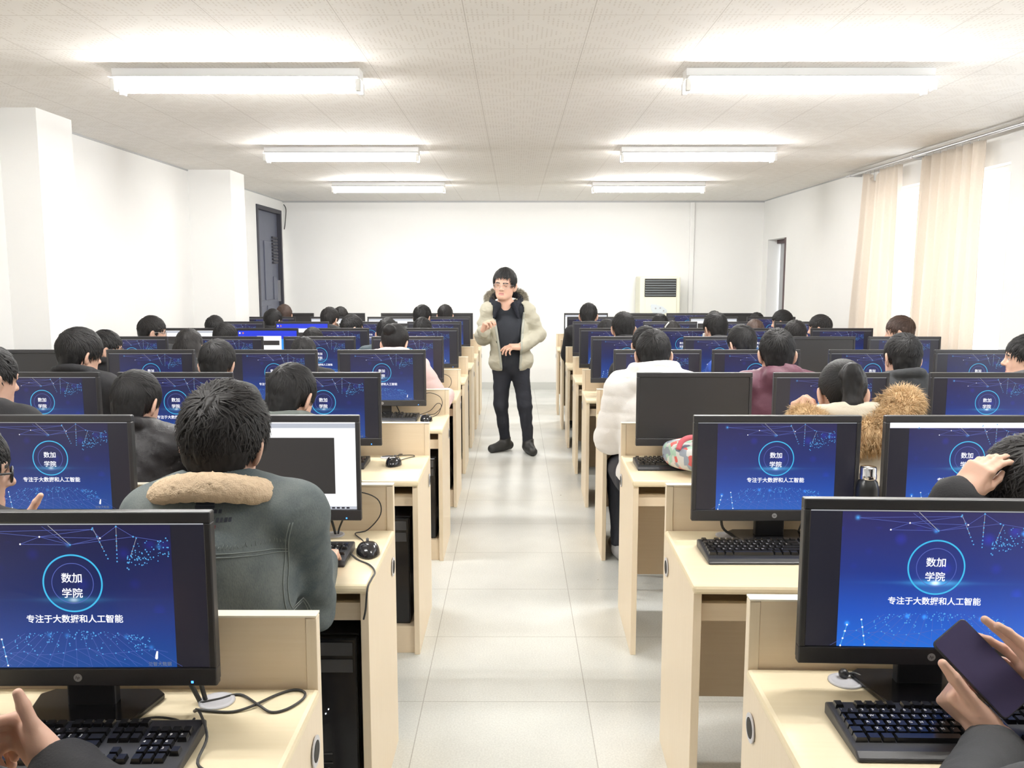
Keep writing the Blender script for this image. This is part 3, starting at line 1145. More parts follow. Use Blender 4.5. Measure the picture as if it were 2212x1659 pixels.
def make_mouse():
    root = empty('computer_mouse')
    n, m_ = 20, 10
    V, F = [], []
    for j in range(m_ + 1):
        t = j / m_
        for i in range(n):
            a = 2 * PI * i / n
            rr = math.cos(t * PI / 2) ** .55
            ww = .031 * (1 + .12 * math.cos(a * 2)) * rr
            ll = .055 * rr
            x, y = ww * math.cos(a), ll * math.sin(a)
            V.append((x, y, .036 * (math.sin(t * PI / 2)) * (1 - .35 * (y / .055) ** 2 - .1 * y / .055) + .001))
    for j in range(m_):
        for i in range(n):
            F.append((j * n + i, j * n + (i + 1) % n, (j + 1) * n + (i + 1) % n, (j + 1) * n + i))
    F.append(tuple(range(n - 1, -1, -1)))
    b = MB()
    b.add(V, F, 0, True)
    b.build('mouse_shell', M['black_gloss'], root)
    MB().cyl((-.004, .028, .031), (.004, .028, .031), .008, 14).build('scroll_wheel', M['dark_grey'], root)
    MB().box((-.0006, .012, .026), (.0006, .05, .0345)).build('button_seam', M['void'], root)
    return root


mouse_proto = make_mouse()
first = True
mice = [(('L', 2), (-.432, 2.44), 12, [(-.442, 2.49, .74), (-.47, 2.56, .739), (-.505, 2.63, .739), (-.47, 2.66, .742), (-.43, 2.672, .79), (-.44, 2.672, .84), (-.50, 2.66, .865), (-.56, 2.64, .85)]),
        (('L', 3), (-.525, 3.64), -8, [(-.52, 3.69, .74), (-.49, 3.75, .739), (-.455, 3.80, .739), (-.47, 3.83, .739), (-.53, 3.82, .739), (-.60, 3.80, .739)]),
        (('L', 4), (-.50, 4.78), -5, [(-.5, 4.83, .74), (-.47, 4.93, .739), (-.45, 5.0, .745), (-.435, 5.015, .79), (-.46, 5.015, .80), (-.5, 5.0, .76), (-.56, 4.98, .739)]),
        (('L', 5), (-.47, 5.80), 8, [(-.47, 5.85, .74), (-.45, 5.95, .739), (-.5, 6.05, .739)]),
        (('R', 4), (1.12, 4.78), 0, [(1.12, 4.83, .74), (1.13, 4.95, .739)])]
for (sd, r), (mx_, my), rz, pts in mice:
    o = mouse_proto if first else dup(mouse_proto)
    first = False
    o.location = (mx_, my, DZ)
    o.rotation_euler = (0, 0, math.radians(rz))
    tag(o, 'black wired mouse on the %s-row aisle desk, %s' % (ORD[r], SIDE[sd]), 'mouse', 'black computer mice')
    # its own lead is a part of the mouse
    inv = (Matrix.Translation(o.location) @ Euler(o.rotation_euler).to_matrix().to_4x4()).inverted()
    c = MB().tube([inv @ Vector(p) for p in pts], .0019, 6)
    c.build('mouse_lead', M['cable'], o)


def cable(name, pts, r, label):
    o = MB().tube(pts, r, 8).build(name, M['cable'])
    tag(o, label, 'cable')
    return o


# first row on the pillar side: loose figure-eight lead and monitor cables
z = DZ + .003
cable('cable', [(-.60, 1.545, z), (-.57, 1.56, z), (-.535, 1.578, z), (-.485, 1.53, z + .004), (-.455, 1.51, z), (-.428, 1.522, z), (-.408, 1.56, z), (-.412, 1.588, z), (-.435, 1.597, z), (-.465, 1.575, z),
                (-.495, 1.53, z + .002), (-.525, 1.512, z), (-.56, 1.512, z), (-.60, 1.52, z)], .0025, 'thin black lead looped in a figure eight on the first-row desk, pillar side')
cable('cable', [(-.60, 1.515, z), (-.59, 1.49, z + .012), (-.565, 1.45, DZ + .034), (-.535, 1.40, DZ + .016), (-.53, 1.34, z), (-.49, 1.30, z), (-.47, 1.22, z)], .0025, 'black lead running over the keyboard corner, first row on the pillar side')
cable('cable', [(-.66, 1.545, DZ + .12), (-.635, 1.55, DZ + .07), (-.612, 1.553, DZ + .02), (-.60, 1.555, DZ - .01)], .0045, 'thick black cable from monitor into the desk hole, first row, pillar side')
cable('cable', [(-.64, 1.56, DZ + .14), (-.612, 1.562, DZ + .07), (-.60, 1.56, DZ + .02), (-.592, 1.558, DZ - .01)], .0045, 'second thick cable beside the first into the same desk hole, pillar side')
cable('cable', [(-.70, 1.475, z), (-.66, 1.483, z + .004), (-.62, 1.478, z + .002), (-.59, 1.455, z + .004), (-.575, 1.45, z + .02)], .0022, 'thin dark lead behind the keyboard back edge, first row, pillar side')
cable('cable', [(-.57, 2.62, DZ + .12), (-.578, 2.625, DZ + .06), (-.57, 2.625, DZ + .02), (-.565, 2.63, DZ - .01)], .004, 'dark cable under the white-page monitor into the desk hole')
cable('cable', [(-.53, 2.62, DZ + .12), (-.535, 2.625, DZ + .07), (-.555, 2.628, DZ + .02), (-.56, 2.632, DZ - .01)], .003, 'thinner dark cable beside it below the white-page monitor')
cable('cable', [(-.497, 2.43, DZ + .02), (-.455, 2.385, z), (-.41, 2.335, z), (-.385, 2.275, z), (-.385, 2.22, z), (-.388, 2.172, DZ - .005), (-.393, 2.166, DZ - .06), (-.40, 2.172, DZ - .09)], .0026, 'black lead from keyboard over the aisle corner of second-row desk')
cable('cable', [(-.70, 4.965, DZ + .09), (-.69, 4.97, DZ + .05), (-.655, 4.95, z), (-.60, 4.93, z + .004), (-.58, 4.86, DZ + .03)], .003, 'black cable below the fourth-row monitor at the aisle, pillar side')
cable('cable', [(.645, 2.60, DZ + .10), (.652, 2.61, DZ + .03), (.70, 2.60, z), (.75, 2.61, z)], .004, 'black cable behind the second-row aisle monitor stand, curtain side')
cable('cable', [(.93, 2.62, DZ + .10), (.91, 2.63, DZ + .05), (.89, 2.63, z), (.85, 2.60, z), (.96, 2.60, DZ + .02)], .003, 'tangled dark leads behind the second-row aisle monitor, curtain side')

# small black cable ball on a short stem, beside the monitor base, first row curtain side
o = empty('cable_ball', (.668, 1.655, DZ))
tag(o, 'small black ball on a short stem behind the first-row monitor base, curtain side', 'cable ball')
MB().lathe([(.001, -.0098), (.006, -.0085), (.0098, -.003), (.0098, .003), (.006, .0085), (.001, .0098)], 16, 0, (0, 0, .0105)).build('ball_knob', M['black'], o)
MB().tube([(.006, 0, .010), (.02, -.002, .012), (.035, -.012, .008), (.045, -.03, .004)], .003, 8).build('ball_stem', M['black'], o)


def make_tower():
    """origin on the floor of its bay; front faces -y"""
    root = empty('pc_tower')
    W2, D, H = .0865, .40, .45
    MB().box((-W2, .02, 0), (W2, D, H)).build('tower_case', M['black'], root, .003)
    f = MB().box((-W2, -.01, 0), (W2, .0198, H))
    fp = f.build('front_panel', M['black_gloss'], root, .006)
    g = MB()
    g.box((-W2 + .012, -.0125, H - .05), (W2 - .012, -.0105, H - .012)).box((-W2 + .012, -.0125, H - .098), (W2 - .012, -.0105, H - .06))
    g.build('drive_bay', M['dark_grey'], fp, .001)
    for dx, dz in ((.004, .245), (-.004, .232)):
        MB().cyl((dx, -.0125, dz), (dx, -.0102, dz), .0016, 10).build('indicator_light', M['led_white'], fp)
    MB().box((-.012, -.0125, .112), (.012, -.0102, .117)).box((-.012, -.0125, .085), (.012, -.0102, .089)).build('front_port', M['dark_grey'], fp)
    lg = MB().cyl((0, -.0125, .06), (0, -.0102, .06), .0115, 24, 0)
    vs, fs, w0, h0 = text_geo('hp', 1.0, .02)
    k = .0115 / w0
    lg.add([(p[0] * k + p[1] * k * .25, -.013, .06 + p[1] * k) for p in vs], fs, 1)
    lg.build('brand_badge', [M['grey_plastic'], M['black']], fp)
    return root


tw = make_tower()
first = True
for r in range(2, 10):
    o = tw if first else dup(tw)
    first = False
    o.location = (-.39 - .128, ROWS['L'][r] - DD + .065, .115)
    tag(o, 'black computer tower in the aisle-end desk bay, %s row on the pillar side' % ORD[r], 'computer', 'black computer towers')

# floral pouch on the third-row desk, curtain side
def blob_mesh(rad, nu, nv, fn):
    V, F = [], []
    for j in range(nv + 1):
        t = -PI / 2 + PI * j / nv
        for i in range(nu):
            a = 2 * PI * i / nu
            V.append(fn(a, t))
    for j in range(nv):
        for i in range(nu):
            F.append((j * nu + i, j * nu + (i + 1) % nu, (j + 1) * nu + (i + 1) % nu, (j + 1) * nu + i))
    return V, F


def floral_mat():
    m, nt, b = new_mat('patchwork_floral_cloth')
    N, L = nt.nodes, nt.links
    tc = N.new('ShaderNodeTexCoord')
    v1 = N.new('ShaderNodeTexVoronoi')
    v1.inputs['Scale'].default_value = 42
    L.new(tc.outputs['Object'], v1.inputs['Vector'])
    sep = N.new('ShaderNodeSeparateColor')
    L.new(v1.outputs['Color'], sep.inputs[0])
    r = N.new('ShaderNodeValToRGB')
    r.color_ramp.interpolation = 'CONSTANT'
    e = r.color_ramp.elements
    e[0].position, e[0].color = 0, (0.62, 0.62, 0.60, 1)
    e[1].position, e[1].color = .24, (0.38, 0.58, 0.47, 1)
    for p, c in ((.40, (0.30, 0.34, 0.40)), (.52, (.62, .12, .11)), (.64, (.66, .64, .62)), (.78, (.62, .38, .36)), (.88, (.16, .18, .24))):
        k = e.new(p)
        k.color = (*c, 1)
    L.new(sep.outputs[0], r.inputs['Fac'])
    L.new(r.outputs['Color'], b.inputs['Base Color'])
    b.inputs['Roughness'].default_value = 0.7
    return m


bag = empty('floral_bag', (.725, 3.475, DZ))
bag.scale = (1.12, 1.0, 1.1)
tag(bag, 'multicoloured floral cloth pouch lying on the third-row desk, curtain side', 'bag')
rn = random.Random(4)
ph = [rn.uniform(0, 6) for _ in range(6)]


def bagf(a, t):
    ct, st = math.cos(t), math.sin(t)
    rr = 1 + .05 * math.sin(5 * a + ph[0]) * ct + .05 * math.sin(3 * a + 4 * t + ph[1]) * ct
    y = st * .13
    sq = .9 + .1 * math.cos(2 * a)
    return (.075 * ct ** .45 * math.cos(a) * rr - .07 * st * .5, y, .0715 + .07 * ct ** .5 * math.sin(a) * rr * sq)


V, F = blob_mesh(1, 40, 24, bagf)
b = MB()
b.add(V, F, 0, True)
b.build('bag_body', floral_mat(), bag)
b = MB().tube([(-.055, -.06, .105), (-.042, -.05, .132), (-.015, -.04, .145), (.02, -.03, .142), (.05, -.02, .12)], .010, 10)
b.build('bag_flap', mat('coral_red_cloth', (0.62, 0.13, 0.16), 0.7), bag)['label'] = 'coral red flap'

# vacuum flask between the two second-row monitors, curtain side
fl = empty('thermos_flask', (1.052, 2.50, DZ))
tag(fl, 'black vacuum flask with a chrome cap between two monitors, second row, curtain side', 'flask')
MB().lathe([(.028, 0), (.032, .003), (.033, .01), (.033, .185), (.028, .205), (.022, .212), (.0215, .214)], 28).build('flask_body', mat('satin_black_flask', (.014, .015, .016), .3), fl)
MB().lathe([(.0235, .212), (.0245, .214), (.0245, .226), (.0235, .228), (.0235, .246), (.022, .25), (.002, .251)], 28).build('flask_cap', M['chrome'], fl)['label'] = 'shiny chrome cap'

# smartphone held by the sitter in the first row, curtain side

# ------------------------------------------------------------------ people: sculpted distance fields
def axis(lo, hi, step, fine=()):
    """sample positions along one axis, denser inside the given (lo, hi, step) spans"""
    out = [lo]
    while out[-1] < hi:
        x = out[-1]
        s = step
        for (a, b_, st) in fine:
            if a - s <= x <= b_:
                s = min(s, st)
        out.append(x + s)
    return np.array(out, dtype=np.float64)


def rotm(yaw=0, pitch=0, roll=0):
    """yaw about z (positive turns left), pitch about x (positive looks up), roll about y"""
    return np.array((Euler((0, 0, math.radians(yaw))).to_matrix() @ Euler((math.radians(pitch), 0, 0)).to_matrix() @ Euler((0, math.radians(roll), 0)).to_matrix()))


class Field:
    def __init__(s, ax):
        s.x, s.y, s.z = ax
        s.d = np.full((len(s.x), len(s.y), len(s.z)), 0.2, dtype=np.float32)

    def block(s, lo, hi):
        r = []
        for a, l, h in zip((s.x, s.y, s.z), lo, hi):
            i, j = np.searchsorted(a, l), np.searchsorted(a, h)
            if j <= i:
                return None
            r.append(slice(i, j))
        return tuple(r)

    def grid(s, b):
        return (s.x[b[0]].astype(np.float32)[:, None, None], s.y[b[1]].astype(np.float32)[None, :, None], s.z[b[2]].astype(np.float32)[None, None, :])

    def put(s, b, d, k, op):
        a = s.d[b]
        if op == 'u':
            if k <= 0:
                s.d[b] = np.minimum(a, d)
            else:
                h = np.clip(.5 + .5 * (a - d) / k, 0, 1)
                s.d[b] = a + (d - a) * h - k * h * (1 - h)
        elif op == 's':
            h = np.clip(.5 - .5 * (a + d) / max(k, 1e-5), 0, 1)
            s.d[b] = a + (-d - a) * h + k * h * (1 - h)
        elif op == 'i':
            h = np.clip(.5 - .5 * (d - a) / max(k, 1e-5), 0, 1)
            s.d[b] = d + (a - d) * h + k * h * (1 - h)

    def cap(s, a, b_, ra, rb=None, k=.02, op='u', grow=0.0):
        a, b_ = np.asarray(a, float), np.asarray(b_, float)
        rb = ra if rb is None else rb
        ra, rb = ra + grow, rb + grow
        m = max(ra, rb) + k + .03
        bl = s.block(np.minimum(a, b_) - m, np.maximum(a, b_) + m)
        if bl is None:
            return s
        X, Y, Z = s.grid(bl)
        ba = b_ - a
        q = float(ba @ ba) + 1e-9
        t = np.clip(((X - a[0]) * ba[0] + (Y - a[1]) * ba[1] + (Z - a[2]) * ba[2]) / q, 0, 1)
        d = np.sqrt((X - a[0] - t * ba[0]) ** 2 + (Y - a[1] - t * ba[1]) ** 2 + (Z - a[2] - t * ba[2]) ** 2) - (ra + (rb - ra) * t)
        s.put(bl, d, k, op)
        return s

    def ell(s, c, r, k=.02, R=None, op='u', grow=0.0):
        c, r = np.asarray(c, float), np.asarray(r, float) + grow
        m = r.max() + k + .03
        bl = s.block(c - m, c + m)
        if bl is None:
            return s
        X, Y, Z = s.grid(bl)
        X, Y, Z = X - c[0], Y - c[1], Z - c[2]
        if R is not None:
            X, Y, Z = (R[0, 0] * X + R[1, 0] * Y + R[2, 0] * Z, R[0, 1] * X + R[1, 1] * Y + R[2, 1] * Z, R[0, 2] * X + R[1, 2] * Y + R[2, 2] * Z)
        k0 = np.sqrt((X / r[0]) ** 2 + (Y / r[1]) ** 2 + (Z / r[2]) ** 2)
        k1 = np.sqrt((X / r[0] ** 2) ** 2 + (Y / r[1] ** 2) ** 2 + (Z / r[2] ** 2) ** 2) + 1e-6
        s.put(bl, k0 * (k0 - 1) / k1, k, op)
        return s

    def box(s, c, h, rad, k=.01, R=None, op='u'):
        c, h = np.asarray(c, float), np.asarray(h, float)
        m = float(np.linalg.norm(h)) + rad + k + .03
        bl = s.block(c - m, c + m)
        if bl is None:
            return s
        X, Y, Z = s.grid(bl)
        X, Y, Z = X - c[0], Y - c[1], Z - c[2]
        if R is not None:
            X, Y, Z = (R[0, 0] * X + R[1, 0] * Y + R[2, 0] * Z, R[0, 1] * X + R[1, 1] * Y + R[2, 1] * Z, R[0, 2] * X + R[1, 2] * Y + R[2, 2] * Z)
        qx, qy, qz = np.abs(X) - h[0], np.abs(Y) - h[1], np.abs(Z) - h[2]
        d = np.sqrt(np.maximum(qx, 0) ** 2 + np.maximum(qy, 0) ** 2 + np.maximum(qz, 0) ** 2) + np.minimum(np.maximum(qx, np.maximum(qy, qz)), 0) - rad
        s.put(bl, d, k, op)
        return s

    def half(s, p, n, k=.005):
        """keep only the side the normal points away from"""
        n = np.asarray(n, float) / np.linalg.norm(n)
        bl = (slice(None), slice(None), slice(None))
        X, Y, Z = s.grid(bl)
        s.put(bl, (X - p[0]) * n[0] + (Y - p[1]) * n[1] + (Z - p[2]) * n[2], k, 'i')
        return s

    def disp(s, fn, lim=.04):
        X, Y, Z = s.grid((slice(None), slice(None), slice(None)))
        s.d += fn(X, Y, Z).astype(np.float32)
        return s

    def mesh(s, name, mats, mi_fn=None):
        g = openvdb.FloatGrid()
        g.background = 0.2
        g.copyFromArray(np.ascontiguousarray(s.d))
        p, q = g.convertToQuads(isovalue=0.0)
        p = p.astype(np.float64)
        P = np.stack([np.interp(p[:, i], np.arange(len(a)), a) for i, a in enumerate((s.x, s.y, s.z))], 1)
        me = bpy.data.meshes.new(name)
        nq = len(q)
        me.vertices.add(len(P))
        me.vertices.foreach_set('co', P.astype(np.float32).ravel())
        me.loops.add(nq * 4)
        me.loops.foreach_set('vertex_index', q.astype(np.int32).ravel())
        me.polygons.add(nq)
        me.polygons.foreach_set('loop_start', (np.arange(nq) * 4).astype(np.int32))
        me.polygons.foreach_set('use_smooth', np.ones(nq, dtype=bool))
        for m_ in mats:
            me.materials.append(m_)
        if mi_fn is not None:
            me.polygons.foreach_set('material_index', mi_fn(P[q].mean(1)).astype(np.int32))
        me.update(calc_edges=True)
        me.validate()
        return me


_lat = np.random.default_rng(5).random((24, 24, 24)).astype(np.float32) * 2 - 1


def vnoise(X, Y, Z):
    """smooth lattice noise in -1..1 (broadcasting)"""
    X, Y, Z = np.broadcast_arrays(X, Y, Z)
    ix, iy, iz = np.floor(X).astype(int), np.floor(Y).astype(int), np.floor(Z).astype(int)
    fx, fy, fz = X - ix, Y - iy, Z - iz
    fx, fy, fz = fx * fx * (3 - 2 * fx), fy * fy * (3 - 2 * fy), fz * fz * (3 - 2 * fz)
    r = 0
    for a in (0, 1):
        for b_ in (0, 1):
            for c in (0, 1):
                r = r + _lat[(ix + a) % 24, (iy + b_) % 24, (iz + c) % 24] * (fx if a else 1 - fx) * (fy if b_ else 1 - fy) * (fz if c else 1 - fz)
    return r


V3 = lambda *a: np.array(a, float)


def sit_pose(**kw):
    J = dict(pelvis=V3(0, -.10, .555), chest=V3(0, -.075, .85), neck=V3(0, -.045, 1.03), pivot=V3(0, -.008, 1.070),
             sL=V3(-.158, -.055, .978), sR=V3(.158, -.055, .978), eL=V3(-.195, .09, .768), eR=V3(.195, .09, .768),
             wL=V3(-.13, .31, .795), wR=V3(.13, .31, .795), hL=V3(-.085, -.09, .525), hR=V3(.085, -.09, .525),
             kL=V3(-.12, .32, .50), kR=V3(.12, .32, .50), aL=V3(-.11, .27, .09), aR=V3(.11, .27, .09),
             tL=V3(-.12, .42, .035), tR=V3(.12, .42, .035), yaw=0, pitch=-8, roll=0, face=False,
             handL=None, handR=None, shoulder=.93, female=False)
    J.update(kw)
    return J


def hand_rest(side, w_, fwd=(0, 1, -.12)):
    return dict(w=w_, f=fwd, n=(0, 0, -1), side=side, curl=(.35, .3, .35, .4), spread=.06)


def head_frame(J):
    return J['pivot'], rotm(J['yaw'], J['pitch'], J['roll'])


def add_hand(F, h, k=.006):
    """h: w wrist, f finger direction, n palm normal (towards what the palm faces), side +1 right / -1 left, curl per finger in radians per joint"""
    f = np.asarray(h['f'], float)
    f /= np.linalg.norm(f)
    n = np.asarray(h['n'], float)
    n = n - f * (n @ f)
    n /= np.linalg.norm(n)
    t = np.cross(f, n) * h['side']          # towards the thumb
    if h.get('flip'):
        t = -t
    w_ = np.asarray(h['w'], float)
    sc = h.get('scale', 1.0)
    L = lambda a, b_, c: w_ + (f * a + t * b_ + n * c) * sc
    # palm
    R = np.stack([t, f, n], 1)
    F.box(L(.047, .0, .0), np.array((.030, .038, .006)) * sc, .0085 * sc, k=.012, R=R)
    F.cap(L(-.03, 0, 0), L(.02, 0, 0), .025 * sc, .024 * sc, k=.02)
    F.ell(L(.035, .026, .009), np.array((.016, .032, .014)) * sc, k=.014, R=R)
    F.ell(L(.035, -.024, .006), np.array((.013, .034, .012)) * sc, k=.014, R=R)
    base = [(.092, .029), (.096, .010), (.092, -.010), (.083, -.028)]
    lens = [(.042, .025, .020), (.046, .029, .021), (.042, .027, .020), (.033, .020, .018)]
    rad = [.0088, .0090, .0086, .0078]
    sp = h.get('spread', .08)
    for i in range(4):
        a, b_ = base[i]
        p = L(a - .006, b_, 0)
        ang = 0.0
        side = (1.5 - i) * sp
        cu = h['curl'][i]
        cu = cu if isinstance(cu, (tuple, list)) else (cu, cu * 1.15, cu * .8)
        for j in range(3):
            ang += cu[j]
            d = (f * math.cos(ang) + n * math.sin(ang))
            d = d + t * side * math.cos(ang)
            d /= np.linalg.norm(d)
            q = p + d * lens[i][j] * sc
            r0 = rad[i] * (1 - .07 * j) * sc
            F.cap(p, q, r0 * 1.02, r0 * .93, k=.004 if j else .008)
            p = q
    th = h.get('thumb', (.55, .35, .25))     # out, towards the palm, bend
    p = L(.022, .026, .006)
    d = f * math.cos(th[0]) + t * math.sin(th[0])
    d = d * math.cos(th[1]) + n * math.sin(th[1])
    tl = h.get('tl', 1.0)
    q = p + d * .040 * sc * tl
    F.cap(p, q, .0135 * sc, .0105 * sc, k=.012)
    d2 = d * math.cos(th[2]) + (f * .75 - t * .6) * math.sin(th[2])
    d2 /= np.linalg.norm(d2)
    q2 = q + d2 * .031 * sc * tl
    F.cap(q, q2, .0105 * sc, .0098 * sc, k=.004)
    d3 = d2 * math.cos(th[2] * .6) + (f * .75 - t * .6) * math.sin(th[2] * .6)
    d3 /= np.linalg.norm(d3)
    F.cap(q2, q2 + d3 * .022 * sc * tl, .0098 * sc, .0075 * sc, k=.004)
    return F


class Scaled:
    """a field whose radii are multiplied, for a head a little larger or smaller than usual"""

    def __init__(s, F, q):
        s.F, s.q = F, q

    def cap(s, a, b_, ra, rb=None, k=.02, op='u'):
        s.F.cap(a, b_, ra * s.q, (ra if rb is None else rb) * s.q, k, op)

    def ell(s, c, r, k=.02, R=None, op='u'):
        s.F.ell(c, np.array(r) * s.q, k, R, op)


def add_head(F, J):
    c, R = head_frame(J)
    hs = J.get('hs', 1.0)
    H = lambda *p: c + R @ (np.array(p, float) * hs)
    F = Scaled(F, hs)
    F.cap(J['neck'] + V3(0, 0, -.03), H(0, .005, .02), .058, .052, k=.03)
    F.ell(H(0, 0, .105), (.074, .094, .088), k=.03, R=R)
    F.ell(H(0, .030, .045), (.060, .064, .080), k=.03, R=R)
    F.cap(H(0, .070, -.010), H(0, .045, -.006), .020, .034, k=.03)
    F.cap(H(-.045, .0, .015), H(-.018, .062, -.012), .018, .016, k=.03)
    F.cap(H(.045, .0, .015), H(.018, .062, -.012), .018, .016, k=.03)
    for s in (-1, 1):
        E = R @ np.array(Euler((0, math.radians(10 * s), math.radians(34 * s))).to_matrix())
        F.ell(H(.0815 * s, -.006, .060), (.0085, .023, .036), k=.008, R=E)
        F.ell(H(.0895 * s, .000, .062), (.006, .012, .021), k=.006, R=E, op='s')
    F.cap(H(-.036, .076, .093), H(.036, .076, .093), .012, .012, k=.022)
    if J.get('face', True):
        for s in (-1, 1):
            F.ell(H(.031 * s, .096, .074), (.017, .014, .012), k=.012, R=R, op='s')
            F.ell(H(.031 * s, .0745, .074), (.013, .0125, .0115), k=.003, R=R)
        F.cap(H(0, .086, .080), H(0, .106, .048), .0075, .0115, k=.012)
        for s in (-1, 1):
            F.ell(H(.012 * s, .094, .044), (.008, .010, .007), k=.006, R=R)
        F.cap(H(-.016, .083, .0175), H(.016, .083, .0175), .0065, .0065, k=.008)
        F.cap(H(-.014, .083, .0085), H(.014, .083, .0085), .0070, .0070, k=.006)
        F.cap(H(-.020, .091, .0130), H(.020, .091, .0130), .0018, .0018, k=.003, op='s')
    return F


def add_torso(F, J, g=0.0, arms=True, legs=False, cuff=1.0, k=.04):
    sh = J['shoulder']
    pe, ch, nk = J['pelvis'], J['chest'], J['neck']
    up = nk - pe
    F.ell(pe, (.165 * sh, .115, .105), k=k, grow=g)
    F.cap(pe + up * .15, pe + up * .45, .125, .125, k=k, grow=g)
    F.ell(pe + up * .36, (.142 * sh, .105, .14), k=k, grow=g)
    F.ell(ch, (.165 * sh, .112, .165), k=k, grow=g)
    F.cap(J['sL'] * .55 + nk * .45 + V3(0, 0, -.015), J['sR'] * .55 + nk * .45 + V3(0, 0, -.015), .062, .062, k=k, grow=g * .8)
    F.cap(J['sL'], nk + V3(0, -.005, .005), .052, .046, k=k, grow=g * .7)
    F.cap(J['sR'], nk + V3(0, -.005, .005), .052, .046, k=k, grow=g * .7)
    if arms:
        for s in 'LR':
            S_, E_, W_ = J['s' + s], J['e' + s], J['w' + s]
            F.cap(S_, E_, .056, .044, k=.03, grow=g)
            F.cap(E_, E_ + (W_ - E_) * cuff, .043, .030, k=.02, grow=g)
    return F


def add_legs(F, J, g=0.0):
    for s in 'LR':
        q = J.get('slim', 1.0)
        F.cap(J['h' + s], J['k' + s], .088 * q, .062 * q, k=.03, grow=g)
        F.cap(J['k' + s], J['a' + s] + V3(0, 0, .0), .058 * q, .040 * q, k=.02, grow=g)
    F.ell(J['pelvis'], (.165, .12, .11), k=.03, grow=g)
    return F


def bounds(J, pad=.12, keys=None):
    P = np.array([J[k] for k in (keys or ('pelvis', 'chest', 'neck', 'pivot', 'sL', 'sR', 'eL', 'eR', 'wL', 'wR', 'hL', 'hR', 'kL', 'kR', 'aL', 'aR', 'tL', 'tR'))])
    return P.min(0) - pad, P.max(0) + pad


SKIN = {}


def skin_set(tone=1.0):
    k = round(tone, 2)
    if k not in SKIN:
        c = (0.68 * tone, 0.43 * tone, 0.325 * tone)
        m_ = mat('skin', c, 0.5, 0.35, noise=.06, nscale=40, bump=.05, bscale=500)
        m_.node_tree.nodes['Principled BSDF'].inputs['Subsurface Weight'].default_value = 0.08
        m_.node_tree.nodes['Principled BSDF'].inputs['Subsurface Radius'].default_value = (.012, .005, .003)
        m_.node_tree.nodes['Principled BSDF'].inputs['Subsurface Scale'].default_value = 0.5
        SKIN[k] = [m_, mat('lips', (.52 * tone, .23 * tone, .21 * tone), .45), mat('eye_white', (.75, .73, .70), .25), mat('iris', (.02, .012, .01), .15), mat('eyebrow_hair', (.035, .028, .026), .6)]
    return SKIN[k]


def skin_index(J, closed=False):
    c, R = head_frame(J)

    def fn(P):
        q = ((P - c) @ R) / J.get('hs', 1.0)
        x, y, z = np.abs(q[:, 0]), q[:, 1], q[:, 2]
        mi = np.zeros(len(P), int)
        if not J.get('face', True):
            return mi
        fr = (y > .06) & (y < .118) & (z > -.05) & (z < .15)
        mi[fr & (x < .021) & (z > .003) & (z < .0225) & (y > .078)] = 1
        ex, ez = x - .031, z - .074
        ey = fr & ((ex / .0135) ** 2 + (ez / (.0014 if closed else .0058)) ** 2 < 1) & (y > .074)
        mi[ey] = 3 if closed else 2
        if not closed:
            mi[fr & (ex ** 2 + ez ** 2 < .0055 ** 2) & (y > .074)] = 3
        arc = .0935 + .004 * (1 - ((x - .031) / .02) ** 2)
        mi[fr & (x > .012) & (x < .050) & (np.abs(z - arc) < .0042)] = 4
        return mi
    return fn


HAIR = {'black': mat('black_hair', (0.013, 0.0125, 0.013), 0.58, 0.25, noise=.35, nscale=60, stretch=(1, 1, .25)),
        'soft_black': mat('soft_black_hair', (0.016, 0.0145, 0.0145), 0.58, 0.25, noise=.35, nscale=60, stretch=(1, 1, .25)),
        'brown': mat('dark_brown_hair', (0.055, 0.032, 0.024), 0.5, 0.35, noise=.35, nscale=60, stretch=(1, 1, .25))}
CRAD = np.array((.083, .102, .097))
CCEN = np.array((0, -.006, .105))


def hair_keep(q, style, front0=.125):
    """>0 where the scalp (head coordinates) carries hair"""
    x, y, z = np.abs(q[..., 0]), q[..., 1], q[..., 2]
    front = front0 - .02 * (x / .06) ** 2        # fringe height on the forehead
    k1 = np.maximum(.052 - y, z - front)
    k2 = np.maximum(.005 - y, z - (.085 - .2 * (.05 - y).clip(0, .05) * 0))
    k3 = np.maximum(-.035 - y, z - .065)
    k4 = z - (-.042 if style == 'short' else -.03)
    return np.minimum(np.minimum(k1, k2), np.minimum(k3, k4))


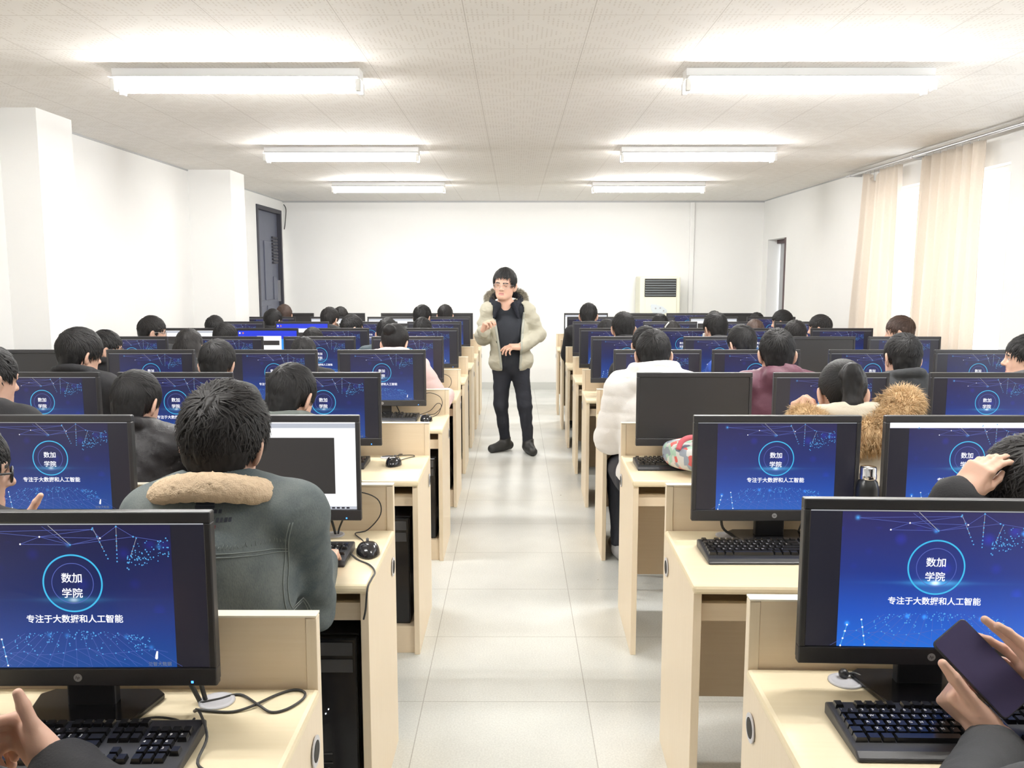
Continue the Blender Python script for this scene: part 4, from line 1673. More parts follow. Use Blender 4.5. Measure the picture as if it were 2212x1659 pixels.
def make_hair(J, style='short', n=900, length=.05, seed=1, vox=.0045, wild=1.0, vol=0.0, wid=1.0):
    rnd = np.random.default_rng(seed)
    c, R = head_frame(J)
    H = lambda *p: c + R @ np.array(p, float)
    lo, hi = c - .26, c + .26
    if style in ('long',):
        lo = lo - V3(.05, .05, .25)
    F = Field([axis(lo[i], hi[i], vox) for i in range(3)])
    hs = J.get('hs', 1.0)
    H = lambda *p: c + R @ (np.array(p, float) * hs)
    F.ell(H(*CCEN), (CRAD + vol) * hs, k=.0, R=R)
    if style == 'short':
        F.ell(H(0, -.048, .035), np.array((.061, .046, .072)) * hs, k=.035, R=R)
    # cut away face, ears and neck in head coordinates
    X, Y, Z = F.grid((slice(None),) * 3)
    dX, dY, dZ = X - c[0], Y - c[1], Z - c[2]
    q = np.stack(np.broadcast_arrays(R[0, 0] * dX + R[1, 0] * dY + R[2, 0] * dZ, R[0, 1] * dX + R[1, 1] * dY + R[2, 1] * dZ, R[0, 2] * dX + R[1, 2] * dY + R[2, 2] * dZ), -1) / hs
    if style in ('short', 'pony'):
        kp = hair_keep(q, 'short', J.get('front', .125))
    else:
        x, y, z = np.abs(q[..., 0]), q[..., 1], q[..., 2]
        kp = np.minimum(np.maximum(.045 - y, z - .118), np.maximum(.02 - y, z + .4))
    F.put((slice(None),) * 3, (-kp).astype(np.float32), .008, 'i')
    if style == 'pony':
        a, b_, e = H(0, -.098, .150), H(0, -.135, .145), H(.0, -.13, .03)
        F.cap(a, b_, .030, .026, k=.02)
        F.cap(b_, e, .036, .034, k=.02)
        F.cap(e, H(.0, -.11, -.06), .034, .014, k=.02)
    if style == 'long':
        for s in (-1, 0, 1):
            F.cap(H(.052 * s, -.045 - .02 * (s == 0), .06), H(.058 * s, -.075 - .015 * (s == 0), -.09), .042, .045, k=.03)
            F.cap(H(.058 * s, -.075, -.09), H(.052 * s, -.085, -.20), .043, .024, k=.03)
    if style == 'bun':
        F.ell(H(0, -.10, .145), (.042, .036, .036), k=.015)
    s1 = 55.0
    F.d += ((.0035 + .0022 * max(0, wild - .8)) * vnoise(q[..., 0] * s1, q[..., 1] * s1, q[..., 2] * s1 * .45) + .002 * vnoise(q[..., 0] * 130, q[..., 1] * 130, q[..., 2] * 50)).astype(np.float32) * (np.abs(F.d) < .05)
    me = F.mesh('hair', [])
    # tapered locks lying on the scalp
    U = rnd.normal(size=(n * 6, 3))
    U /= np.linalg.norm(U, axis=1)[:, None]
    P0 = CCEN + U * (CRAD + vol)
    kp = hair_keep(P0, 'short' if style in ('short', 'pony') else 'x', J.get('front', .125))
    P0, U = P0[kp > .002][:n], U[kp > .002][:n]
    whorl = np.array((.012, -.055, .19))
    if style == 'pony':
        target = np.array((0, -.115, .15))
    verts, faces = [], []
    rr = CRAD + vol
    for p0 in P0:
        nrm = (p0 - CCEN) / rr ** 2
        nrm /= np.linalg.norm(nrm)
        if style in ('short',):
            fl = p0 - whorl
            if p0[2] > .15:
                fl = fl + np.array((.03, .05, 0))
            fl = fl + np.array((0, 0, -.35)) * max(0, (.15 - p0[2]) / .1) * .3
        elif style in ('pony', 'bun'):
            fl = np.array((0, -.115, .15)) - p0
        else:
            fl = np.array((np.sign(p0[0]) * .3, -.25, -1.0))
            if p0[2] > .16:
                fl = fl + np.array((np.sign(p0[0]) * 1.0, 0, 0))
        fl = fl - nrm * (fl @ nrm)
        fl = fl / (np.linalg.norm(fl) + 1e-6) + rnd.normal(size=3) * .28 * wild
        fl = fl - nrm * (fl @ nrm)
        fl /= np.linalg.norm(fl) + 1e-6
        ll = length * rnd.uniform(.6, 1.15)
        if p0[2] < .06 and style == 'short':
            ll *= .45
        lift = rnd.uniform(.001, .007) * wild if style == 'short' else rnd.uniform(.0, .002)
        wd = rnd.uniform(.0030, .0058) * wid
        p, dr = p0 - nrm * .0015, fl
        base = len(verts)
        for j in range(4):
            t = j / 3
            nn = (p - CCEN) / rr ** 2
            nn /= np.linalg.norm(nn)
            sd = np.cross(dr, nn)
            sd /= np.linalg.norm(sd) + 1e-6
            ww = wd * (1 - t) ** .7 + .0003
            off = nn * (.0005 + lift * t ** 1.3)
            verts.append(p + off + sd * ww)
            verts.append(p + off + nn * ww * .55)
            verts.append(p + off - sd * ww)
            # advance along the scalp
            p = p + dr * ll / 3
            qn = (p - CCEN) / rr
            l_ = np.linalg.norm(qn)
            if l_ < 1.0 or p[2] > .06 or style != 'long':
                p = CCEN + qn / l_ * rr
            nn = (p - CCEN) / rr ** 2
            nn /= np.linalg.norm(nn)
            dr = dr - nn * (dr @ nn)
            dr /= np.linalg.norm(dr) + 1e-6
        for j in range(3):
            b0, b1 = base + j * 3, base + j * 3 + 3
            faces += [(b0, b0 + 1, b1 + 1, b1), (b0 + 1, b0 + 2, b1 + 2, b1 + 1)]
    if verts:
        VV = (np.array(verts) * hs) @ R.T + c
        lm = bpy.data.meshes.new('locks')
        lm.from_pydata(VV.tolist(), [], faces)
        lm.polygons.foreach_set('use_smooth', np.ones(len(faces), bool))
        bm = bmesh.new()
        bm.from_mesh(me)
        bm.from_mesh(lm)
        bm.to_mesh(me)
        bm.free()
        bpy.data.meshes.remove(lm)
    return me


def fur_tufts(pts_nrm, n, length, seed, width=.0016, down=.3, flow=None):
    """fur standing off a surface: list of (point, normal) -> mesh of fine tapered hairs"""
    rnd = np.random.default_rng(seed)
    P, Nn = pts_nrm
    idx = rnd.integers(0, len(P), n)
    verts, faces = [], []
    for i in idx:
        p, nn = P[i], Nn[i]
        d = nn + rnd.normal(size=3) * .35 + np.array((0, 0, -down)) + (flow if flow is not None else 0)
        d /= np.linalg.norm(d)
        ll = length * rnd.uniform(.5, 1.2)
        s = np.cross(d, rnd.normal(size=3))
        s /= np.linalg.norm(s) + 1e-6
        u = np.cross(s, d)
        b = len(verts)
        w0 = width * rnd.uniform(.7, 1.4)
        mid = p + d * ll * .55
        tip = p + (d + np.array((0, 0, -.35))) / np.linalg.norm(d + np.array((0, 0, -.35))) * ll
        verts += [p - nn * .003 + s * w0, p - nn * .003 - s * w0 * .5 + u * w0 * .8, p - nn * .003 - s * w0 * .5 - u * w0 * .8,
                  mid + s * w0 * .7, mid - s * w0 * .35 + u * w0 * .56, mid - s * w0 * .35 - u * w0 * .56, tip]
        faces += [(b, b + 1, b + 4, b + 3), (b + 1, b + 2, b + 5, b + 4), (b + 2, b, b + 3, b + 5), (b + 3, b + 4, b + 6), (b + 4, b + 5, b + 6), (b + 5, b + 3, b + 6)]
    return verts, faces


def mesh_points(me):
    n = len(me.vertices)
    P = np.empty(n * 3, np.float32)
    Nn = np.empty(n * 3, np.float32)
    me.vertices.foreach_get('co', P)
    me.vertex_normals.foreach_get('vector', Nn)
    return P.reshape(-1, 3).astype(float), Nn.reshape(-1, 3).astype(float)


def add_mesh_to(me, verts, faces, mi=0):
    lm = bpy.data.meshes.new('x')
    lm.from_pydata([tuple(v) for v in verts], [], faces)
    lm.polygons.foreach_set('use_smooth', np.ones(len(faces), bool))
    lm.polygons.foreach_set('material_index', np.full(len(faces), mi, dtype=np.int32))
    bm = bmesh.new()
    bm.from_mesh(me)
    bm.from_mesh(lm)
    bm.to_mesh(me)
    bm.free()
    bpy.data.meshes.remove(lm)


def wrinkles(seed, amp, sx=14., sy=14., sz=22.):
    o = seed * 3.7

    def fn(X, Y, Z):
        n1 = vnoise(X * sx + o, Y * sy + o, Z * sz + X * 9 + o)
        n2 = vnoise(X * sx * 2.3 + o, Y * sy * 2.3, Z * sz * 2.1 - X * 14)
        return amp * (n1 + .5 * np.abs(n2))
    return fn


def body_mesh(J, vox, headvox=None, fine=None, closed=False, tone=1.0):
    lo, hi = bounds(J)
    hi[2] = J['pivot'][2] + .25
    lo[2] = 0.0 if J['aL'][2] < .2 else lo[2]
    hv = headvox or vox
    c = J['pivot']
    fx, fy, fz = [(c[0] - .12, c[0] + .12, hv)], [(c[1] - .16, c[1] + .17, hv)], [(c[2] - .06, c[2] + .23, hv)]
    for f in (fine or []):
        (a, b_, st) = f
        fx.append((a[0], b_[0], st))
        fy.append((a[1], b_[1], st))
        fz.append((a[2], b_[2], st))
    F = Field([axis(lo[0], hi[0], vox, fx), axis(lo[1], hi[1], vox, fy), axis(lo[2], hi[2], vox, fz)])
    add_torso(F, J)
    add_legs(F, J)
    for s in 'LR':
        F.cap(J['a' + s] + V3(0, -.03, -.045), J['t' + s], .036, .032, k=.03)
        h = J['hand' + s]
        if h is None:
            d = J['w' + s] - J['e' + s]
            f = d / np.linalg.norm(d) + V3(0, .5, -.12)
            h = hand_rest(1 if s == 'R' else -1, J['w' + s] + V3(0, 0, -.004), f)
        add_hand(F, h, k=.006)
    add_head(F, J)
    return F.mesh('person', skin_set(tone), skin_index(J, closed))


def jacket_mesh(J, vox, g=.020, kind='plain', seed=1, mats=None, hem=None, name='jacket', amp=.005, cuff=.93, hood=None):
    lo, hi = bounds(J, .13, ('pelvis', 'chest', 'neck', 'sL', 'sR', 'eL', 'eR', 'wL', 'wR'))
    hi[2] += .09
    lo[1] -= .06
    F = Field([axis(lo[0], hi[0], vox), axis(lo[1], hi[1], vox), axis(lo[2], hi[2], vox)])
    add_torso(F, J, g, True, cuff=cuff)
    nk = J['neck']
    n1 = nk + V3(0, .0, .0)
    if kind in ('plain', 'puffy', 'denim'):
        # stand-up collar: a ring of small capsules round the neck
        rr, hz_ = (.080, .034) if kind != 'puffy' else (.098, .046)
        for i in range(16):
            a0, a1 = 2 * PI * i / 16, 2 * PI * (i + 1) / 16
            if abs((a0 + a1) / 2 - PI / 2) < .25:
                continue
            A = nk + V3(rr * math.cos(a0), rr * math.sin(a0) - .008, hz_ - .024 * math.sin(a0))
            B = nk + V3(rr * math.cos(a1), rr * math.sin(a1) - .008, hz_ - .024 * math.sin(a1))
            F.cap(A, B, .017 if kind != 'puffy' else .029, k=.02)
    if hood:
        w_, d_, h_ = hood
        F.ell(nk + V3(0, -.10, .0), (w_, d_, h_), k=.03)
        F.ell(nk + V3(0, -.035, .075), (w_ * .62, d_ * .9, h_ * .7), k=.02, op='s')
    fn = wrinkles(seed, amp)
    F.disp(lambda X, Y, Z: fn(X, Y, Z) * (F.d < .05))
    if kind == 'puffy':
        F.disp(lambda X, Y, Z: (.007 * (1 - np.abs(np.sin((Z + .02 * np.sin(X * 9)) * PI / .085)) ** .5) - .003) * (F.d < .05))
    # neck opening and hem
    F.cap(nk + V3(0, .002, -.035), J['pivot'] + V3(0, .01, .06), .062, .075, k=.006, op='s')
    hz = J['pelvis'][2] - .07 if hem is None else hem
    F.half((0, 0, hz), (0, 0, -1), .02)
    me = F.mesh(name, mats or [])
    return me


def trousers_mesh(J, vox, seed=2, g=.014, amp=.004, mats=None):
    lo, hi = bounds(J, .13, ('pelvis', 'hL', 'hR', 'kL', 'kR', 'aL', 'aR'))
    lo[2] = max(lo[2], .03)
    F = Field([axis(lo[i], hi[i], vox) for i in range(3)])
    add_legs(F, J, g)
    F.disp(wrinkles(seed, amp))
    F.half((0, 0, min(J['aL'][2], J['aR'][2]) - .015), (0, 0, -1), .01)
    return F.mesh('trousers', mats or [])


def shoe_mesh(J, s, vox=.007, mats=None):
    a, t = J['a' + s], J['t' + s]
    d = t - a
    d[2] = 0
    d /= np.linalg.norm(d)
    heel = V3(a[0], a[1], .045) - d * .045
    toe = V3(t[0], t[1], .036) + d * .035
    lo, hi = np.minimum(heel, toe) - .08, np.maximum(heel, toe) + .08
    lo[2], hi[2] = -.02, .17
    F = Field([axis(lo[i], hi[i], vox) for i in range(3)])
    F.cap(heel, V3(a[0], a[1], .05) + d * .05, .042, .044, k=.02)
    F.cap(V3(a[0], a[1], .045) + d * .04, toe, .046, .038, k=.02)
    F.cap(V3(a[0], a[1], .06), V3(a[0], a[1], .115), .052, .050, k=.02)
    F.half((0, 0, .125), (0, 0, 1), .004)
    F.half((0, 0, 0.0015), (0, 0, -1), .006)
    return F.mesh('shoe', mats or [])


def glasses_part(J, parent, col='black', thick=.0018):
    """spectacles in head coordinates"""
    c, R = head_frame(J)
    T_ = lambda p: tuple(c + R @ (np.array(p, float) * J.get('hs', 1.0)))
    mb = MB()
    for s in (-1, 1):
        ring = [(s * .033 + .026 * math.cos(a) * (1 + .08 * math.cos(2 * a)), .104 - abs(.026 * math.cos(a) + .03) * .08, .073 + .019 * math.sin(a)) for a in np.linspace(0, 2 * PI, 21)]
        mb.tube([T_(p) for p in ring], thick, 6, sub=1)
        mb.tube([T_((s * .060, .096, .080)), T_((s * .078, .07, .082)), T_((s * .083, .0, .078)), T_((s * .083, -.02, .068))], thick, 6, sub=3)
    mb.tube([T_((-.008, .104, .078)), T_((0, .108, .080)), T_((.008, .104, .078))], thick, 6, sub=3)
    g = mb.build('glasses', M['black'] if col == 'black' else M['silver'], parent)
    for s in (-1, 1):
        l = MB()
        l.add([T_((s * .033 + .025 * math.cos(a), .1035 - abs(.025 * math.cos(a) + .03) * .08, .073 + .018 * math.sin(a))) for a in np.linspace(0, 2 * PI, 16, endpoint=False)], [tuple(range(16))])
        l.build('lens', M['lens'], g)
    return g


m, nt, bs = new_mat('spectacle_lens')
N, L = nt.nodes, nt.links
tr = N.new('ShaderNodeBsdfTransparent')
gl = N.new('ShaderNodeBsdfGlossy')
gl.inputs['Roughness'].default_value = 0.03
ms = N.new('ShaderNodeMixShader')
ms.inputs['Fac'].default_value = 0.10
L.new(tr.outputs[0], ms.inputs[1])
L.new(gl.outputs[0], ms.inputs[2])
L.new(ms.outputs[0], N['Material Output'].inputs['Surface'])
N.remove(bs)
M['lens'] = m


def fabric(name, col, rough=.8, noise=.12, bump=.25, bscale=260, sheen=0.0, spec=.25):
    return mat(name, col, rough, spec, noise=noise, nscale=22, bump=bump, bscale=bscale, sheen=sheen)


CL = {'black': fabric('black_cloth', (.018, .018, .020)), 'charcoal': fabric('charcoal_cloth', (.045, .047, .050)), 'leather': mat('black_leather', (.017, .016, .018), .5, .25, noise=.2, nscale=18, bump=.35, bscale=90),
      'olive': fabric('grey_green_cloth', (.155, .175, .165)), 'navy': fabric('navy_cloth', (.022, .030, .075)), 'blue': fabric('royal_blue_cloth', (.03, .08, .38)),
      'teal': fabric('dark_teal_cloth', (.035, .055, .066), .6), 'white': fabric('white_padded_cloth', (.80, .78, .76), .7, .04), 'cream': fabric('cream_padded_cloth', (.66, .60, .49), .7, .05),
      'maroon': fabric('maroon_cloth', (.105, .038, .058), .5), 'pink': fabric('pale_pink_cloth', (.80, .60, .58), .8, .05), 'brown': fabric('brown_cloth', (.07, .05, .042)),
      'grey': fabric('grey_cloth', (.12, .12, .125)), 'trousers': fabric('dark_trouser_cloth', (.022, .024, .032)), 'jeans': fabric('dark_jeans', (.035, .045, .075)),
      'shoe': mat('black_shoe', (.02, .02, .02), .5), 'shoe_white': mat('black_and_white_shoe', (.30, .30, .31), .55)}

_cache = {}


def cached(key, fn):
    if key not in _cache:
        _cache[key] = fn()
    return _cache[key]


def with_mats(o, mats):
    """give this object its own materials although it may share its mesh"""
    for i, m_ in enumerate(mats):
        if len(o.data.materials) <= i:
            o.data.materials.append(m_)
        o.material_slots[i].link = 'OBJECT'
        o.material_slots[i].material = m_


def make_stool(x, y, seat_z, label):
    root = empty('stool', (x, y, 0))
    MB().lathe([(.02, -.025), (.14, -.025), (.15, -.02), (.152, -.006), (.145, 0), (.02, .001)], 24, 0, (0, 0, seat_z)).build('seat', M['stool'], root)
    for k in range(4):
        a = PI / 4 + k * PI / 2
        MB().cyl((.155 * math.cos(a), .155 * math.sin(a), 0), (.105 * math.cos(a), .105 * math.sin(a), seat_z - .02), .011, 8).build('leg', M['stool'], root)
    rg = MB().tube([(.135 * math.cos(t), .135 * math.sin(t), .16) for t in np.linspace(0, 2 * PI, 25)], .006, 6, sub=1)
    rg.build('foot_ring', M['stool'], root)
    tag(root, label, 'stool', 'stools at the desks')
    return root


POSE = {}


def person(x, y, top, label, coat='black', hair='black', style='short', yaw=0, pitch=-8, roll=0, key=None, vox=.009, hv=.006, kind='plain', g=.02, hood=None,
           face=False, glasses=None, trousers='trousers', shoe='shoe', lean=0.0, rz=0.0, n=420, length=.05, seed=1, stool=True, wild=1.0, pose=None, amp=.005, tone=1.0, short=None, hairvox=.006, vol=0.0, group='students at the desks', **kw):
    """a seated student facing +y; top = height of the crown"""
    P = dict(yaw=yaw, pitch=pitch, roll=roll, face=face)
    P.update(pose or {})
    J = sit_pose(**P)
    if lean:
        A = np.array(Euler((math.radians(-lean), 0, 0)).to_matrix())
        for k in ('chest', 'neck', 'pivot', 'sL', 'sR'):
            J[k] = J['pelvis'] + A @ (J[k] - J['pelvis'])
    pk = (yaw, pitch, roll, lean, face, str(pose), vox, hv)
    c, R = head_frame(J)
    crown = (c + R @ V3(0, -.006, .205))
    s = min(1.06, max(.90, top / crown[2]))
    body = link('person', cached(('b',) + pk, lambda: body_mesh(J, vox, hv, kw.get('fine'), tone=tone)))
    body.location = (x, y, 0)
    body.scale = (s, s, s)
    body.rotation_euler = (0, 0, math.radians(rz))
    # head centre should sit at (x, y)
    off = Matrix.Rotation(math.radians(rz), 3, 'Z') @ Vector((crown[0], c[1] + .01, 0)) * s
    body.location = (x - off.x, y - off.y, 0)
    h = link('hair', cached(('h', style, n, length, seed, wild, hairvox, vol) + pk[:6], lambda: make_hair(J, style, n, length, seed, hairvox, wild, vol)), body)
    with_mats(h, [HAIR[hair]])
    ck = ('j', kind, g, hood, amp) + pk
    j = link('jacket', cached(ck, lambda: jacket_mesh(J, vox, g, kind, seed, hood=hood, amp=amp)), body)
    with_mats(j, [CL[coat]])
    leg = str([J[k].tolist() for k in ('pelvis', 'hL', 'kL', 'aL', 'hR', 'kR', 'aR')])
    t = link('trousers', cached(('t', leg), lambda: trousers_mesh(J, .011)), body)
    with_mats(t, [CL[trousers]])
    for sd_ in 'LR':
        o = link('shoe', cached(('s', sd_, leg), lambda: shoe_mesh(J, sd_, .009)), body)
        with_mats(o, [CL[shoe]])
    if glasses:
        glasses_part(J, body, glasses, .0027 if glasses == 'black' else .0018)
    tag(body, label, 'person', group)
    if stool:
        pv = Matrix.Rotation(math.radians(rz), 3, 'Z') @ Vector((0, -.10, 0)) * s
        make_stool(body.location.x + pv.x, body.location.y + pv.y, .43 * s, 'dark round stool under the %s' % (short or label.split(',')[0].replace('person', 'student')))
    return body, J, s

# ------------------------------------------------------------------ the lecturer
def lecturer():
    ox, oy = -.04, 7.45
    W_ = lambda x, y, z: V3(-(x - ox), -(y - oy), z)      # place by room coordinates, figure faces +y before it is turned round
    J = sit_pose(pelvis=W_(-.035, 7.46, .80), chest=W_(-.055, 7.46, 1.075), neck=W_(-.075, 7.475, 1.30), pivot=W_(-.092, 7.445, 1.392),
                 sR=W_(-.215, 7.475, 1.245), sL=W_(.098, 7.475, 1.245), eR=W_(-.282, 7.50, 1.015), eL=W_(.205, 7.54, 1.04),
                 wR=W_(-.262, 7.285, 1.085), wL=W_(.062, 7.285, .955), hR=W_(-.108, 7.46, .80), hL=W_(.038, 7.46, .80),
                 kR=W_(-.122, 7.46, .43), kL=W_(.088, 7.41, .43), aR=W_(-.085, 7.55, .10), aL=W_(.118, 7.46, .10),
                 tR=W_(-.175, 7.47, .035), tL=W_(.150, 7.345, .035), yaw=-14, pitch=-4, roll=-4, face=True, shoulder=.88, hs=1.12, front=.156, slim=.86)
    J['handR'] = dict(w=J['wR'] + V3(0, .01, .005), f=(-.25, .45, .75), n=(-.75, .55, -.1), side=1, curl=(.8, .9, 1.0, 1.1), spread=.05, thumb=(.5, .5, .5), scale=1.05)
    J['handL'] = dict(w=J['wL'] + V3(.01, .01, 0), f=(.9, .35, .02), n=(-.2, -.35, -.85), side=-1, curl=(.35, .5, .6, .7), spread=.05, thumb=(.4, .5, .4), scale=1.05)
    fine = []
    for s in 'LR':
        p = J['w' + s]
        fine.append((p - .11, p + .13, .0042))
    me = body_mesh(J, .009, .0036, fine, closed=True, tone=1.08)
    root = link('person', me)
    root.location = (ox, oy, 0)
    root.rotation_euler = (0, 0, PI)
    tag(root, 'person standing in the aisle in an open pale khaki jacket, speaking with hands raised', 'person')
    h = link('hair', make_hair(J, 'short', 1300, .042, 21, .004, .8, .006), root)
    with_mats(h, [HAIR['black']])
    glasses_part(J, root, 'silver', .0011)
    # black crew-neck shirt
    lo, hi = bounds(J, .13, ('pelvis', 'chest', 'neck', 'sL', 'sR'))
    F = Field([axis(lo[i], hi[i], .007) for i in range(3)])
    add_torso(F, J, .012, False)
    nk = J['neck']
    F.cap(nk + V3(0, .01, .0), J['pivot'] + V3(0, .03, .05), .066, .09, k=.006, op='s')
    F.disp(wrinkles(6, .0035))
    F.half((0, 0, .745), (0, 0, -1), .01)
    sh = link('shirt', F.mesh('shirt', [fabric('black_jersey', (.020, .023, .030))]), root)
    # khaki jacket: a padded shell, open in front
    lo, hi = bounds(J, .15, ('pelvis', 'chest', 'neck', 'sL', 'sR', 'eL', 'eR', 'wL', 'wR'))
    F = Field([axis(lo[i], hi[i], .0065) for i in range(3)])
    add_torso(F, J, .029, True, cuff=.97)
    pe = J['pelvis']
    F.ell(pe + V3(0, 0, .02), (.165, .125, .10), k=.05, grow=.032)
    w1 = wrinkles(9, .011, 9, 9, 20)
    F.disp(lambda X, Y, Z: w1(X, Y, Z) * (F.d < .05))
    G = Field([F.x, F.y, F.z])
    add_torso(G, J, .0175, False)
    G.cap(nk + V3(0, 0, -.03), J['pivot'] + V3(0, .02, .10), .085, .11, k=.01)
    F.d = np.maximum(F.d, -G.d)
    # opening between the two fronts, widening at the collar
    cx = (J['chest'][0] + pe[0]) / 2
    for z0, z1, hw, dx in ((.6, .80, .070, -.012), (.79, 1.0, .080, -.008), (.98, 1.16, .098, 0), (1.14, 1.26, .115, .008), (1.22, 1.40, .125, .012)):
        F.box((cx + dx, .22, (z0 + z1) / 2), (hw - .012, .17, (z1 - z0) / 2), .012, k=.02, op='s')
    F.half((0, 0, .735), (0, 0, -1), .012)
    khaki = mat('pale_khaki_padded_cloth', (.49, .47, .38), .75, .2, noise=.07, nscale=14, bump=.25, bscale=120)
    jk = link('jacket', F.mesh('jacket', [khaki]), root)
    # zip facings along both front edges
    fc = MB()
    bm = bmesh.new()
    bm.from_mesh(jk.data)
    from mathutils.bvhtree import BVHTree
    bv = BVHTree.FromBMesh(bm)
    bm.free()
    for s in (-1, 1):
        pts = []
        for z in np.linspace(.76, 1.24, 16):
            hw = np.interp(z, [.76, .9, 1.07, 1.2, 1.26], [.075, .086, .104, .122, .134])
            dx = np.interp(z, [.7, .9, 1.07, 1.3], [-.012, -.008, 0, .012])
            hit = bv.ray_cast(Vector((cx + dx + s * (hw + .006), .6, z)), Vector((0, -1, 0)))
            if hit[0] is not None and hit[0].y > -.02:
                pts.append(tuple(hit[0] + Vector((0, -.004, 0))))
        if len(pts) > 3:
            fc.tube(pts, .0115, 8, sub=3)
    o = fc.build('zip_facing', mat('grey_green_facing', (.40, .41, .36), .7), jk)
    # dark fleece lining standing round the neck, fur on the hood rim behind it
    F = Field([axis(nk[i] - .26, nk[i] + .27, .0065) for i in range(3)])
    ring = [(nk + V3(.128 * math.cos(a), .105 * math.sin(a) - .014, .046 - .055 * math.sin(a))) for a in np.linspace(math.radians(58), math.radians(-238), 16)]
    for a, b_ in zip(ring[:-1], ring[1:]):
        F.cap(a, b_, .025, k=.02)
    for s in (-1, 1):
        F.cap(nk + V3(s * .075, .085, .0), nk + V3(s * .105, .10, -.10), .026, .012, k=.03)
    F.disp(lambda X, Y, Z: .004 * vnoise(X * 60, Y * 60, Z * 60))
    F.cap(nk + V3(0, 0, -.03), J['pivot'] + V3(0, .02, .05), .064, .078, k=.006, op='s')
    hl = link('hood_lining', F.mesh('hood_lining', [fabric('black_fleece', (.016, .018, .026), bump=.6)]), jk)
    hl['label'] = 'black fleece hood lining'
    rim = [nk + V3(.150 * math.cos(a), .09 * math.sin(a) - .045, .055 - .065 * math.sin(a)) for a in np.linspace(math.radians(28), math.radians(-208), 14)]
    F = Field([axis(nk[i] - .30, nk[i] + .30, .007) for i in range(3)])
    for a, b_ in zip(rim[:-1], rim[1:]):
        F.cap(a, b_, .026, k=.02)
    fm = F.mesh('fur_trim', [mat('grey_brown_fur', (.30, .27, .21), .8, noise=.35, nscale=70)])
    v, f = fur_tufts(mesh_points(fm), 4200, .030, 3, .0015)
    add_mesh_to(fm, v, f)
    link('fur_trim', fm, jk)['label'] = 'grey-brown fur trim on the hood'
    # ribbed cuffs
    for s in 'LR':
        d = J['w' + s] - J['e' + s]
        d /= np.linalg.norm(d)
        c = MB().tube([tuple(J['w' + s] - d * .035), tuple(J['w' + s] - d * .012), tuple(J['w' + s] + d * .012)], .041, 18, sub=2)
        c.build('cuff', khaki, jk)
    t = link('trousers', trousers_mesh(J, .007, 4, .012, .005), root)
    with_mats(t, [fabric('black_jeans', (.020, .022, .030))])
    for s in 'LR':
        o = link('shoe', shoe_mesh(J, s, .006), root)
        with_mats(o, [CL['shoe']])


lecturer()


# ------------------------------------------------------------------ the close figures
def project(bv, pts, off=.001, d=(0, 1, 0)):
    out = []
    for p in pts:
        h = bv.ray_cast(Vector(p), Vector(d))
        if h[0] is not None:
            out.append(h[0] + h[1] * off)
    return out


